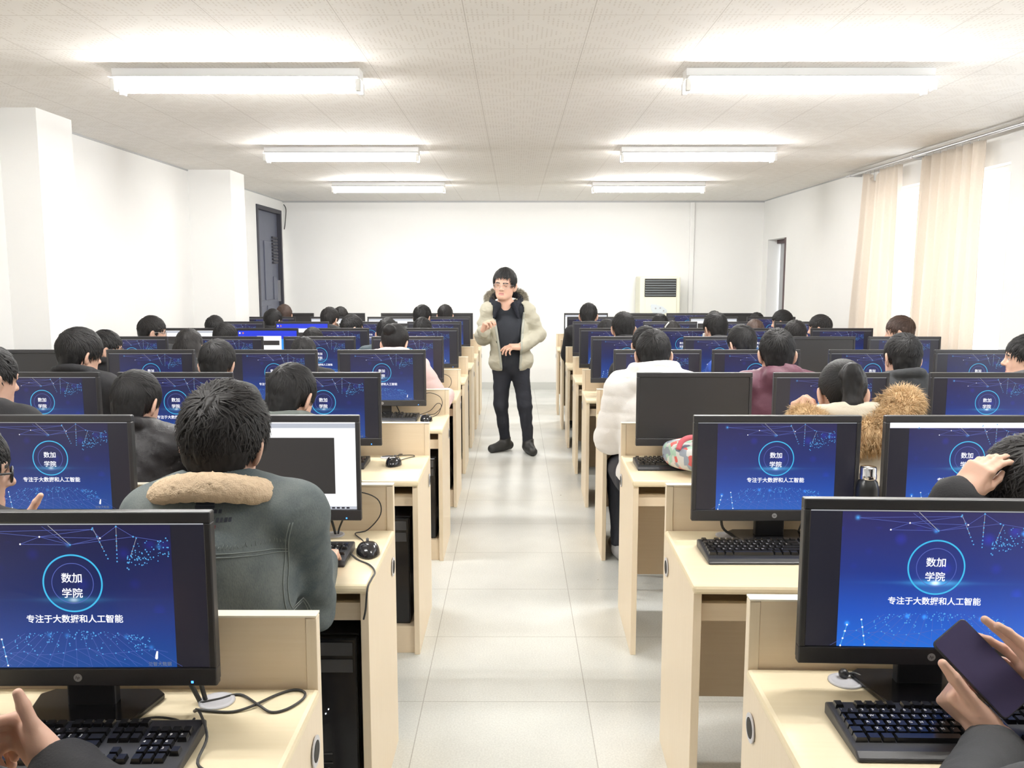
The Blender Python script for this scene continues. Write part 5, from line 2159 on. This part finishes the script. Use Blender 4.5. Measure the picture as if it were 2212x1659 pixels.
def denim_person():
    x, y, top = -.663, 1.945, 1.312
    J = sit_pose(pitch=-7, yaw=-3, roll=3, face=True, chest=V3(0, -.075, .88), neck=V3(0, -.045, 1.055), pivot=V3(-.006, -.008, 1.085), sL=V3(-.142, -.055, 1.0), sR=V3(.166, -.055, 1.0), shoulder=.90, kR=V3(-.01, .32, .50), aR=V3(-.01, .27, .09), tR=V3(-.01, .42, .035), kL=V3(-.18, .32, .50), eR=V3(.160, .08, .745), eL=V3(-.150, .07, .70), wR=V3(.14, .29, .775), wL=V3(-.14, .29, .775))
    s = 1.01
    body = link('person', body_mesh(J, .009, .0036, tone=.98))
    body.location = (x, y - .02, 0)
    body.scale = (s, s, s)
    tag(body, 'person seen from behind in a blue-grey denim jacket with fleece collar, second row', 'person')
    h = link('hair', make_hair(J, 'short', 4200, .044, 33, .003, 1.7, .008, .62), body)
    with_mats(h, [HAIR['soft_black']])
    dn, nt, b = new_mat('washed_denim')
    N, L = nt.nodes, nt.links
    tc = N.new('ShaderNodeTexCoord')
    n1 = N.new('ShaderNodeTexNoise')
    n1.inputs['Scale'].default_value = 9
    n1.inputs['Detail'].default_value = 6
    n2 = N.new('ShaderNodeTexNoise')
    n2.inputs['Scale'].default_value = 420
    mp = N.new('ShaderNodeMapping')
    mp.inputs['Scale'].default_value = (1, 1, .4)
    L.new(tc.outputs['Object'], n1.inputs['Vector'])
    L.new(tc.outputs['Object'], mp.inputs['Vector'])
    L.new(mp.outputs[0], n2.inputs['Vector'])
    rp = N.new('ShaderNodeValToRGB')
    rp.color_ramp.elements[0].position = .3
    rp.color_ramp.elements[0].color = (.066, .085, .094, 1)
    rp.color_ramp.elements[1].position = .72
    rp.color_ramp.elements[1].color = (.175, .195, .190, 1)
    ad = N.new('ShaderNodeMath')
    ad.operation = 'MULTIPLY_ADD'
    ad.inputs[1].default_value = .3
    L.new(n2.outputs['Fac'], ad.inputs[0])
    L.new(n1.outputs['Fac'], ad.inputs[2])
    sb = N.new('ShaderNodeMath')
    sb.operation = 'SUBTRACT'
    sb.inputs[1].default_value = .15
    L.new(ad.outputs[0], sb.inputs[0])
    L.new(sb.outputs[0], rp.inputs['Fac'])
    L.new(rp.outputs['Color'], b.inputs['Base Color'])
    b.inputs['Roughness'].default_value = .85
    b.inputs['Specular IOR Level'].default_value = .2
    bp = N.new('ShaderNodeBump')
    bp.inputs['Strength'].default_value = .25
    bp.inputs['Distance'].default_value = .002
    L.new(n2.outputs['Fac'], bp.inputs['Height'])
    L.new(bp.outputs['Normal'], b.inputs['Normal'])
    # jacket
    lo, hi = bounds(J, .13, ('pelvis', 'chest', 'neck', 'sL', 'sR', 'eL', 'eR', 'wL', 'wR'))
    F = Field([axis(lo[i], hi[i], .006) for i in range(3)])
    add_torso(F, J, .021, True, cuff=.93)
    F.ell((0, -.125, .80), (.165, .085, .20), k=.05)
    w1 = wrinkles(12, .005, 8, 8, 13)
    F.disp(lambda X, Y, Z: w1(X, Y, Z) * (F.d < .05))
    # drag folds at the armpit and the waist
    F.disp(lambda X, Y, Z: .006 * np.sin((Z * 1.0 + np.abs(X) * .9) * 62) * np.exp(-((np.abs(X) - .17) / .06) ** 2 - ((Z - .74) / .09) ** 2) * (F.d < .05))
    nk = J['neck']
    F.cap(nk + V3(0, .002, -.02), J['pivot'] + V3(0, .01, .06), .066, .085, k=.006, op='s')
    F.half((0, 0, .50), (0, 0, -1), .02)
    jk = link('jacket', F.mesh('jacket', [dn]), body)
    # fleece collar laid over the shoulders
    F = Field([axis(nk[0] - .20, nk[0] + .20, .0045), axis(nk[1] - .17, nk[1] + .15, .0045), axis(nk[2] - .10, nk[2] + .12, .0045)])
    for R0, z0, r0 in ((.094, .022, .015), (.110, .012, .015), (.120, .000, .011)):
        for i in range(24):
            a0, a1 = 2 * PI * i / 24, 2 * PI * (i + 1) / 24
            if abs(((a0 + a1) / 2) - PI / 2) < .45:
                continue
            P = lambda a: nk + V3(R0 * math.cos(a) * 1.13, R0 * math.sin(a) * .80 - .012, z0 - .012 * math.cos(a) ** 2 - .022 * math.sin(a))
            F.cap(P(a0), P(a1), r0, k=.02)
    F.disp(lambda X, Y, Z: .0024 * vnoise(X * 190, Y * 190, Z * 190) + .0016 * vnoise(X * 330, Y * 330, Z * 330))
    col = mat('sand_fleece', (.60, .46, .32), .9, .1, noise=.14, nscale=120, bump=.7, bscale=300)
    link('collar', F.mesh('collar', [col]), jk)['label'] = 'sand-coloured fleece collar'
    # seams and the small print on the back
    bm = bmesh.new()
    bm.from_mesh(jk.data)
    from mathutils.bvhtree import BVHTree
    bv = BVHTree.FromBMesh(bm)
    bm.free()
    st = MB()
    for dz in (0, .007):
        p = project(bv, [(u, -.6, .955 + dz - .010 * (abs(u) / .16) ** 2) for u in np.linspace(-.168, .168, 40)])
        st.tube([tuple(q) for q in p], .0011, 5, sub=1)
    for sx in (-1, 1):
        for dd in (0, .006):
            p = project(bv, [(sx * (.160 + .018 * ((z_ - .90) / .11) ** 2 * (z_ > .90) + dd + .25 * max(0, .88 - z_) ** 1.3), -.6, z_) for z_ in np.linspace(.74, 1.01, 26)])
            st.tube([tuple(q) for q in p], .0011, 5, sub=1)
    rnd = random.Random(3)
    for k in range(44):
        u = -.165 + .33 * k / 43
        p = project(bv, [(u, -.6, .968), (u + rnd.uniform(-.004, .004), -.6, .974 + rnd.uniform(0, .004))], .0008)
        if len(p) == 2:
            st.tube([tuple(q) for q in p], .0007, 4, sub=1)
    st.build('seam', mat('pale_seam_thread', (.20, .225, .22), .9), jk)
    pr = MB()

    def decal(cells, mi):
        for (u0, z0, u1, z1) in cells:
            q = project(bv, [(u0, -.6, z0), (u1, -.6, z0), (u1, -.6, z1), (u0, -.6, z1)], .0012)
            if len(q) == 4:
                pr.add([tuple(a) for a in q], [(0, 1, 2, 3)], mi)
    cu = .0
    for k in range(9):
        a = PI * (k + .5) / 9
        wdt = .021 * math.sin(a)
        zz = 1.046 + .017 * math.cos(a) * .9
        decal([(cu - wdt, zz - .0023, cu, zz + .0023), (cu, zz - .0023, cu + wdt, zz + .0023)], 0)
    for k, wd in enumerate((.006, .005, .006, .005, .006, .005)):
        decal([(cu + .012 + k * .0085, 1.018, cu + .012 + k * .0085 + wd, 1.026)], 0)
    for k in range(2):
        decal([(cu + .022 + k * .009, 1.034, cu + .022 + k * .009 + .006, 1.041)], 0)
    for k in range(3):
        decal([(cu + .010 + k * .0075, 1.007, cu + .010 + k * .0075 + .006, 1.013)], 1)
    pr.build('back_print', [mat('dark_blue_print', (.030, .034, .050), .85), mat('faded_red_print', (.17, .05, .055), .85)], jk)
    t = link('trousers', trousers_mesh(J, .011), body)
    with_mats(t, [CL['jeans']])
    for sd_ in 'LR':
        with_mats(link('shoe', shoe_mesh(J, sd_, .009), body), [CL['shoe']])
    make_stool(x, y - .12, .435, 'dark round stool under the person in the denim jacket')


denim_person()


def phone_person():
    x, y = .845, .90
    W_ = lambda a, b_, c: V3(a - x, b_ - y, c)
    J = sit_pose(pelvis=V3(0, -.12, .555), chest=V3(0, -.05, .83), neck=V3(0, .0, .99), pivot=V3(0, .045, 1.07), sL=V3(-.175, -.01, .945), sR=V3(.175, -.01, .945),
                 eL=V3(-.255, .18, .775), eR=V3(.245, .17, .775), wL=W_(.792, 1.335, .805), wR=W_(.925, 1.335, .815), pitch=-28, face=True, kL=V3(-.14, .36, .50), kR=V3(.14, .36, .50))
    u = Vector((-.58, .50, .64)).normalized()
    r = Vector((.94, .10, .30))
    r = (r - u * r.dot(u)).normalized()
    n = r.cross(u)
    C = Vector((.812, 1.415, .872))
    PH = lambda a, b_, c: V3(*(C + r * a + u * b_ + n * c)) - V3(x, y, 0)
    ax = lambda a, b_, c: V3(*(r * a + u * b_ + n * c))
    J['wL'], J['wR'] = PH(-.058, -.108, -.046), PH(.070, -.140, -.022)
    J['handL'] = dict(w=PH(-.056, -.094, -.046), f=ax(-.10, .98, .0), n=ax(.95, .05, .10), side=-1, curl=((1.45, .85, .4), (1.45, .85, .4), (1.45, .85, .4), (1.45, .9, .5)), spread=.02, thumb=(.36, .10, .0), tl=1.28, scale=1.06)
    J['handR'] = dict(w=PH(.070, -.128, -.020), f=ax(-.02, .98, .10), n=ax(-.92, .0, .25), side=1, curl=((.10, .18, .14), (.02, .12, .10), (.1, .3, .2), (.25, .4, .3)), spread=.07, thumb=(.45, .25, .3), scale=1.0)
    fine = [(W_(.70, 1.28, .76), W_(.97, 1.46, .96), .0021)]
    body = link('person', body_mesh(J, .012, .007, fine, tone=1.08))
    body.location = (x, y, 0)
    tag(body, 'person in dark clothes holding a dark phone in both hands, first row, curtain side', 'person')
    h = link('hair', make_hair(J, 'short', 500, .05, 40, .006), body)
    with_mats(h, [HAIR['black']])
    j = link('jacket', jacket_mesh(J, .0085, .024, 'plain', 15, amp=.006, cuff=.90), body)
    with_mats(j, [CL['charcoal']])
    t = link('trousers', trousers_mesh(J, .011), body)
    with_mats(t, [CL['trousers']])
    for sd_ in 'LR':
        with_mats(link('shoe', shoe_mesh(J, sd_, .009), body), [CL['shoe']])
    make_stool(x, y - .13, .435, 'dark round stool under the person holding the phone')
    mw = Matrix((r, u, n)).transposed().to_4x4()
    mw.translation = C
    ph_ = bpy.data.objects.new('smartphone', None)
    COL.objects.link(ph_)
    ph_.matrix_world = mw
    tag(ph_, 'dark blue-black smartphone held upright in two hands before the first-row monitor', 'phone')

    def rr(w2, h2, rad, n_=6):
        P = []
        for cx, cy, a0 in ((w2 - rad, h2 - rad, 0), (-w2 + rad, h2 - rad, PI / 2), (-w2 + rad, -h2 + rad, PI), (w2 - rad, -h2 + rad, 1.5 * PI)):
            for k in range(n_ + 1):
                a = a0 + PI / 2 * k / n_
                P.append((cx + rad * math.cos(a), cy + rad * math.sin(a)))
        return P
    MB().prism(rr(.0385, .079, .009), 2, -.004, .0035).build('phone_case', M['black'], ph_, .0015, fix=True)
    MB().prism(rr(.0365, .077, .008), 2, .0035, .0041).build('phone_screen', mat('dark_violet_phone_glass', (.048, .040, .092), .5, .2), ph_, 0, fix=True)


phone_person()


def thumb_person():
    x, y = -.80, .86
    J = sit_pose(face=True, pitch=-15, wR=V3(.112, .345, .805), eR=V3(.335, .165, .772), wL=V3(-.02, .27, .80), eL=V3(-.26, .11, .795))
    J['handR'] = dict(w=V3(.106, .352, .812), f=(-.72, .30, .50), n=(-.30, -.80, -.30), side=1, curl=((1.1, 1.1, .7), (1.15, 1.2, .7), (1.2, 1.2, .7), (1.2, 1.2, .7)), spread=.03, thumb=(.55, -.05, -.1), scale=1.0)
    J['handL'] = dict(w=V3(-.02, .28, .805), f=(-.2, .85, .25), n=(.6, .1, -.6), side=-1, curl=(.9, .9, .9, .9), spread=.03, thumb=(.4, .5, .4))
    p = J['wR']
    body = link('person', body_mesh(J, .012, .008, [(p + V3(-.17, -.07, -.06), p + V3(.05, .14, .15), .0023)], tone=1.0))
    body.location = (x, y, 0)
    tag(body, 'person in a black jacket with one thumb raised over the keyboard, first row, pillar side', 'person')
    with_mats(link('hair', make_hair(J, 'short', 500, .05, 41, .006), body), [HAIR['black']])
    with_mats(link('jacket', jacket_mesh(J, .0085, .030, 'plain', 16, amp=.006, cuff=.90), body), [CL['black']])
    with_mats(link('trousers', trousers_mesh(J, .011), body), [CL['trousers']])
    for sd_ in 'LR':
        with_mats(link('shoe', shoe_mesh(J, sd_, .009), body), [CL['shoe']])
    make_stool(x, y - .10, .43, 'dark round stool under the person with the raised thumb')


thumb_person()


def bowed_person():
    x, y = 1.235, 1.965
    J = sit_pose(pelvis=V3(.04, -.10, .545), chest=V3(.02, -.02, .79), neck=V3(.005, .04, .915), pivot=V3(0, .065, .945), sL=V3(-.165, .0, .885), sR=V3(.20, .0, .885), eL=V3(-.19, .15, .785), eR=V3(.25, .14, .735),
                 wL=V3(-.170, .035, 1.025), wR=V3(.15, .30, .765), pitch=-18, yaw=-16, roll=10, face=True)
    J['handL'] = dict(w=V3(-.168, .032, 1.032), f=(.50, .02, .75), n=(.70, .45, -.50), side=-1, curl=((.45, .5, .3), (.45, .5, .3), (.5, .5, .3), (.5, .6, .3)), spread=.03, thumb=(.3, .5, .5), scale=.88)
    p = J['wL']
    body = link('person', body_mesh(J, .010, .006, [(p - .07, p + .13, .003)]))
    body.location = (x, y, 0)
    tag(body, 'person in black bowed over with a hand in the hair, second row, curtain side', 'person')
    with_mats(link('hair', make_hair(J, 'short', 3200, .075, 44, .004, 2.2, .020, .7), body), [HAIR['soft_black']])
    with_mats(link('jacket', jacket_mesh(J, .0085, .034, 'plain', 18, amp=.008, cuff=.92), body), [CL['black']])
    with_mats(link('trousers', trousers_mesh(J, .011), body), [CL['trousers']])
    for sd_ in 'LR':
        with_mats(link('shoe', shoe_mesh(J, sd_, .009), body), [CL['shoe']])
    make_stool(x + .04, y - .10, .42, 'dark round stool under the bowed person in black')


bowed_person()


def fur_person():
    body, J, s = person(1.207, 3.13, 1.247, 'person with a ponytail and a tan fur hood on a cream coat, third row', 'cream', 'black', 'pony', yaw=-5, vox=.008, hv=.0045, kind='puffy', g=.030, face=True, n=1500, length=.07, hairvox=.0045, seed=50, wild=.5,
                        pose=dict(wL=V3(-.155, .045, 1.00), eL=V3(-.225, .10, .77), handL=dict(w=V3(-.155, .05, 1.01), f=(.06, .12, 1), n=(.75, -.45, .1), side=-1, curl=((.9, 1.0, .6), (1.0, 1.1, .6), (1.1, 1.1, .6), (1.2, 1.2, .6)), spread=.03, thumb=(.3, .4, .3))),
                        fine=[(V3(-.22, -.02, .97), V3(-.06, .14, 1.16), .0035)], short='person in the cream fur-hooded coat')
    nk = J['neck']
    F = Field([axis(nk[0] - .30, nk[0] + .30, .007), axis(nk[1] - .25, nk[1] + .15, .007), axis(nk[2] - .18, nk[2] + .18, .007)])
    P = [nk + V3(*a) for a in ((-.175, -.05, .035), (-.14, -.11, .00), (-.05, -.145, -.03), (.04, -.15, -.01), (.10, -.145, .03), (.155, -.12, .085), (.185, -.06, .09), (.16, .0, .06))]
    for a, b_ in zip(P[:-1], P[1:]):
        F.cap(a, b_, .046, k=.03)
    F.cap(nk + V3(.06, -.16, -.01), nk + V3(.12, -.155, .0), .046, .044, k=.03)
    F.disp(lambda X, Y, Z: .008 * vnoise(X * 26, Y * 26, Z * 26))
    fm = F.mesh('fur_hood', [mat('tan_fur', (.66, .47, .27), .75, .3, noise=.4, nscale=55, stretch=(1, 1, .4))])
    v, f = fur_tufts(mesh_points(fm), 9000, .034, 8, .0013, .35)
    add_mesh_to(fm, v, f)
    link('fur_hood', fm, body)['label'] = 'shaggy tan fur on the hood'
    tie = MB().tube([tuple(head_frame(J)[0] + head_frame(J)[1] @ V3(.030 * math.cos(a), -.118, .150 + .030 * math.sin(a))) for a in np.linspace(0, 2 * PI, 15)], .006, 6, sub=1)
    tie.build('hair_tie', M['black'], body)


fur_person()

# ------------------------------------------------------------------ the other students, row by row
HY = lambda sd, r: ROWS[sd][r] - .75
PS, CS = 'pillar side', 'curtain side'
# near rows, each with a figure of its own
person(-1.285, HY('L', 2), 1.215, 'person in thick black-rimmed glasses and a black coat, second row, beside the denim jacket', 'black', yaw=-52, pitch=-6, face=True, glasses='black', vox=.008, hv=.0040, n=1500, length=.055, seed=51, hairvox=.004,
       pose=dict(wL=V3(-.055, .285, .895), eL=V3(-.265, .13, .80), handL=dict(w=V3(-.045, .292, .90), f=(.92, .22, .02), n=(.1, -.9, -.1), side=-1, curl=((1.2, 1.3, .8),) * 4, spread=.02, thumb=(1.1, .0, .1), scale=1.05)),
       fine=[(V3(-.08, .24, .83), V3(.09, .36, 1.01), .0032)], short='person in thick black-rimmed glasses')
person(-1.396, HY('L', 3), 1.205, 'person in a creased black leather jacket, second seat, third row on the pillar side', 'leather', yaw=-12, pitch=-10, face=True, vox=.008, hv=.0045, n=1500, length=.06, seed=52, hairvox=.004, g=.03, amp=.009, wild=.9)
person(-.817, HY('L', 3), 1.226, 'person in a grey-green jacket, aisle seat, third row on the pillar side', 'olive', yaw=-20, pitch=-18, face=True, vox=.008, hv=.0045, n=1500, length=.055, seed=53, hairvox=.004, g=.028, lean=8)
person(-1.94, HY('L', 3), 1.30, 'person with cropped hair cut by the picture edge, third seat, third row', 'black', yaw=-30, face=True, vox=.009, hv=.005, n=900, length=.035, seed=54, hairvox=.005)
person(-2.188, HY('L', 4), 1.287, 'person with thick swept hair before the dark screen, fourth row on the pillar side', 'black', yaw=-32, pitch=-10, face=True, vox=.009, hv=.005, n=1100, length=.065, seed=55, hairvox=.005, vol=.008)
person(-1.506, HY('L', 4), 1.226, 'person with a round mop of hair, second seat, fourth row on the pillar side', 'charcoal', yaw=0, pitch=-15, vox=.009, hv=.006, n=1000, length=.06, seed=56, hairvox=.005, vol=.006)
person(-.75, HY('L', 5), 1.253, 'person with a hair bun and a pale pink jacket using a mouse, fifth row', 'pink', yaw=-18, pitch=-14, style='bun', face=True, vox=.009, hv=.005, n=900, length=.06, seed=57, hairvox=.005, wild=.4,
       kind='puffy', g=.026, short='person in the pale pink jacket', pose=dict(kR=V3(.05, .32, .50), aR=V3(.04, .27, .09), tR=V3(.05, .42, .035), eR=V3(.29, .0, .77), wR=V3(.315, .235, .775)))
person(.698, HY('R', 4), 1.285, 'person in a white padded coat with a thick collar, fourth row at the aisle', 'white', yaw=0, pitch=-6, face=True, vox=.008, hv=.0045, n=1300, length=.05, seed=58, hairvox=.0045, kind='puffy', g=.036, shoe='shoe_white',
       hood=(.135, .075, .065), pose=dict(eL=V3(-.205, .02, .72)))
person(1.322, HY('R', 4), 1.29, 'person in a maroon hooded coat, second seat, fourth row on the curtain side', 'maroon', yaw=-6, pitch=-6, face=True, vox=.008, hv=.0045, n=1300, length=.05, seed=59, hairvox=.0045, g=.028, hood=(.11, .07, .075), amp=.007)
person(1.964, HY('R', 4), 1.267, 'person in a plain black jacket, third seat, fourth row on the curtain side', 'charcoal', yaw=4, pitch=-6, roll=5, face=True, vox=.008, hv=.0045, n=1300, length=.045, seed=60, hairvox=.0045, g=.026)
person(2.585, HY('R', 4), 1.263, 'person in profile at the picture edge, wall seat, fourth row, curtain side', 'grey', yaw=62, pitch=0, face=True, vox=.009, hv=.0045, n=900, length=.045, seed=61, hairvox=.005, tone=1.08)
person(2.09, HY('R', 3), 1.25, 'person in a brown coat mostly outside the picture, third row on the curtain side', 'brown', yaw=15, vox=.009, hv=.006, seed=62, g=.03)
# the rows behind share a few head positions and builds
F1 = dict(vox=.010, hv=.0055, n=600, hairvox=.006, amp=.005)
far = [
    # x, side, row, crown height, label, coat, hair, style, yaw, glasses
    (-2.578, 'L', 5, 1.214, 'person in black glasses facing the aisle, wall seat, fifth row on the pillar side', 'black', 'black', 'short', -60, 'black'),
    (-2.06, 'L', 5, 1.225, 'person with long straight hair, third seat, fifth row on the pillar side', 'charcoal', 'soft_black', 'long', 0, None),
    (-1.336, 'L', 5, 1.175, 'person with long black hair, second seat, fifth row on the pillar side', 'black', 'black', 'long', 0, None),
    (-2.70, 'L', 6, 1.259, 'person in glasses seen in profile against the white wall, sixth row', 'charcoal', 'soft_black', 'short', -60, 'silver'),
    (-2.16, 'L', 6, 1.207, 'person with short hair before the bright blue desktop, sixth row', 'black', 'black', 'short', -25, None),
    (-1.51, 'L', 6, 1.173, 'person whose crown just clears the monitor, second seat, sixth row, pillar side', 'charcoal', 'black', 'short', 0, None),
    (-.95, 'L', 6, 1.243, 'person in a dark teal coat with blue collar, sixth row on the pillar side', 'teal', 'black', 'short', 0, None),
    (-2.6, 'L', 7, 1.216, 'person with rounded dark hair, wall seat, seventh row on the pillar side', 'black', 'black', 'short', 0, None),
    (-1.401, 'L', 7, 1.224, 'person in black glasses facing the aisle, second seat, seventh row on the pillar side', 'navy', 'black', 'short', -60, 'black'),
    (-.80, 'L', 7, 1.200, 'person behind the hair bun, aisle seat, seventh row on the pillar side', 'charcoal', 'black', 'short', 0, None),
    (-2.36, 'L', 8, 1.236, 'person beside the steel door resting a cheek, eighth row', 'black', 'black', 'short', -25, None),
    (-1.803, 'L', 8, 1.254, 'person with short hair and pale face covering, third seat, eighth row', 'charcoal', 'soft_black', 'short', -25, None),
    (-.898, 'L', 8, 1.277, 'tallest person of the eighth row on the pillar side, near the aisle', 'charcoal', 'black', 'short', -25, None),
    (-2.5, 'L', 9, 1.252, 'person with brown hair in front of the steel door, last row', 'brown', 'brown', 'short', 0, None),
    (-1.89, 'L', 9, 1.227, 'person half hidden behind another head, third seat, last row, pillar side', 'black', 'soft_black', 'short', 0, None),
    (-.755, 'L', 9, 1.25, 'person in a navy jacket, aisle seat, last row on the pillar side', 'navy', 'soft_black', 'short', 0, None),
    (.825, 'R', 5, 1.240, 'person half hidden behind the white coat, aisle seat, fifth row, curtain side', 'black', 'black', 'short', 0, None),
    (1.428, 'R', 5, 1.249, 'person with a royal blue collar, second seat, fifth row, curtain side', 'blue', 'black', 'short', 20, None),
    (.809, 'R', 6, 1.290, 'person with short hair, aisle seat, sixth row on the curtain side', 'black', 'black', 'short', 0, None),
    (1.49, 'R', 6, 1.287, 'person with a white earpiece facing the aisle, second seat, sixth row, curtain side', 'charcoal', 'black', 'short', 20, None),
    (2.09, 'R', 6, 1.228, 'person with greyish hair, third seat, sixth row on the curtain side', 'charcoal', 'soft_black', 'short', 0, None),
    (2.86, 'R', 6, 1.263, 'person with wavy brown hair before the curtain, sixth row', 'grey', 'brown', 'short', 60, None),
    (.794, 'R', 7, 1.184, 'person peeking out beside a larger head, aisle seat, seventh row, curtain side', 'black', 'black', 'short', 0, None),
    (1.363, 'R', 7, 1.172, 'person with a white hair clip, second seat, seventh row, curtain side', 'grey', 'soft_black', 'long', 0, None),
    (2.08, 'R', 7, 1.184, 'person with brown hair and a yellow collar, seventh row, curtain side', 'brown', 'brown', 'long', 0, None),
    (2.634, 'R', 7, 1.224, 'person with soft black hair in profile by the curtain, seventh row', 'grey', 'soft_black', 'short', 60, None),
    (.722, 'R', 8, 1.295, 'person in black with close-cropped hair at the aisle, eighth row, curtain side', 'black', 'black', 'short', -10, None),
    (1.418, 'R', 8, 1.191, 'person below the air conditioner, second seat, eighth row, curtain side', 'charcoal', 'black', 'short', 0, None),
    (2.60, 'R', 8, 1.228, 'person in profile before the doorway, wall seat, eighth row, curtain side', 'black', 'black', 'short', 60, None),
    (2.159, 'R', 9, 1.182, 'person behind the doorway-side heads, third seat, last row, curtain side', 'black', 'black', 'short', 0, None),
    (2.62, 'R', 9, 1.165, 'person lowest in view, wall seat, last row on the curtain side', 'charcoal', 'black', 'short', 0, None),
]
extra = {}
for (x, sd, r, top, label, coat, hair, style, yaw, gl_) in far:
    yy = HY(sd, r)
    if r >= 6:                      # the last rows stand closer together: they sit further in
        k = (yy + .12) / yy
        x, top, yy = x * k, CAM_H - (CAM_H - top) * k, yy + .12
    ps = None
    if r >= 6:
        ps = dict(wL=V3(-.10, .215, .795), wR=V3(.10, .215, .795), eL=V3(-.20, .0, .765), eR=V3(.20, .0, .765), kL=V3(-.12, .30, .50), kR=V3(.10, .30, .50))
    b_, J, s_ = person(x, yy, top, label, coat, hair, style, yaw=yaw, pitch=-8, face=abs(yaw) > 15, glasses=gl_, length=.18 if style == 'long' else .05, seed=70, wild=.5 if style == 'long' else 1.0, g=.024, hood=None, pose=ps,
                       **F1)
    extra[label] = (b_, J)


def bit(label_start, name, material, fn, says=None):
    for k, (b_, J) in extra.items():
        if k.startswith(label_start):
            mb = MB()
            fn(mb, J)
            o = mb.build(name, material, b_)
            if says:
                o['label'] = says


def collar_ring(mb, J):
    nk = J['neck']
    mb.tube([tuple(nk + V3(.082 * math.cos(a), .075 * math.sin(a) - .012, .035 - .02 * math.sin(a))) for a in np.linspace(.6 * PI, 2.4 * PI, 22)], .024, 10, sub=2)


bit('person in a dark teal', 'collar', CL['blue'], collar_ring, 'bright blue collar')
bit('person with a royal blue', 'collar', CL['blue'], collar_ring, 'royal blue collar')
bit('person with brown hair and a yellow', 'collar', fabric('yellow_cloth', (.75, .62, .12)), collar_ring, 'yellow collar')


def ear_bud(mb, J):
    c, R = head_frame(J)
    p = c + R @ V3(-.088, .018, .045)
    mb.cyl(tuple(p), tuple(p + R @ V3(.0, .012, -.035)), .009, 10)


def mask(mb, J):
    c, R = head_frame(J)
    for s in (-1, 1):
        mb.tube([tuple(c + R @ V3(*q)) for q in ((s * .084, .0, .05), (s * .075, .04, .035), (s * .055, .075, .02), (s * .03, .098, .012))], .010, 8)
    mb.lathe([(.004, -.012), (.034, -.004), (.038, .01), (.03, .03), (.004, .036)], 14, 0, tuple(c + R @ V3(0, .085, .0)))


bit('person with a white earpiece', 'earpiece', M['white_plastic'], ear_bud)
bit('person with short hair and pale', 'face_mask', CL['white'], mask)


def clip(mb, J):
    c, R = head_frame(J)
    mb.tube([tuple(c + R @ V3(*q)) for q in ((-.075, -.055, .13), (-.06, -.07, .155), (-.04, -.075, .178))], .007, 8)


bit('person with a white hair clip', 'hair_clip', M['white_plastic'], clip)
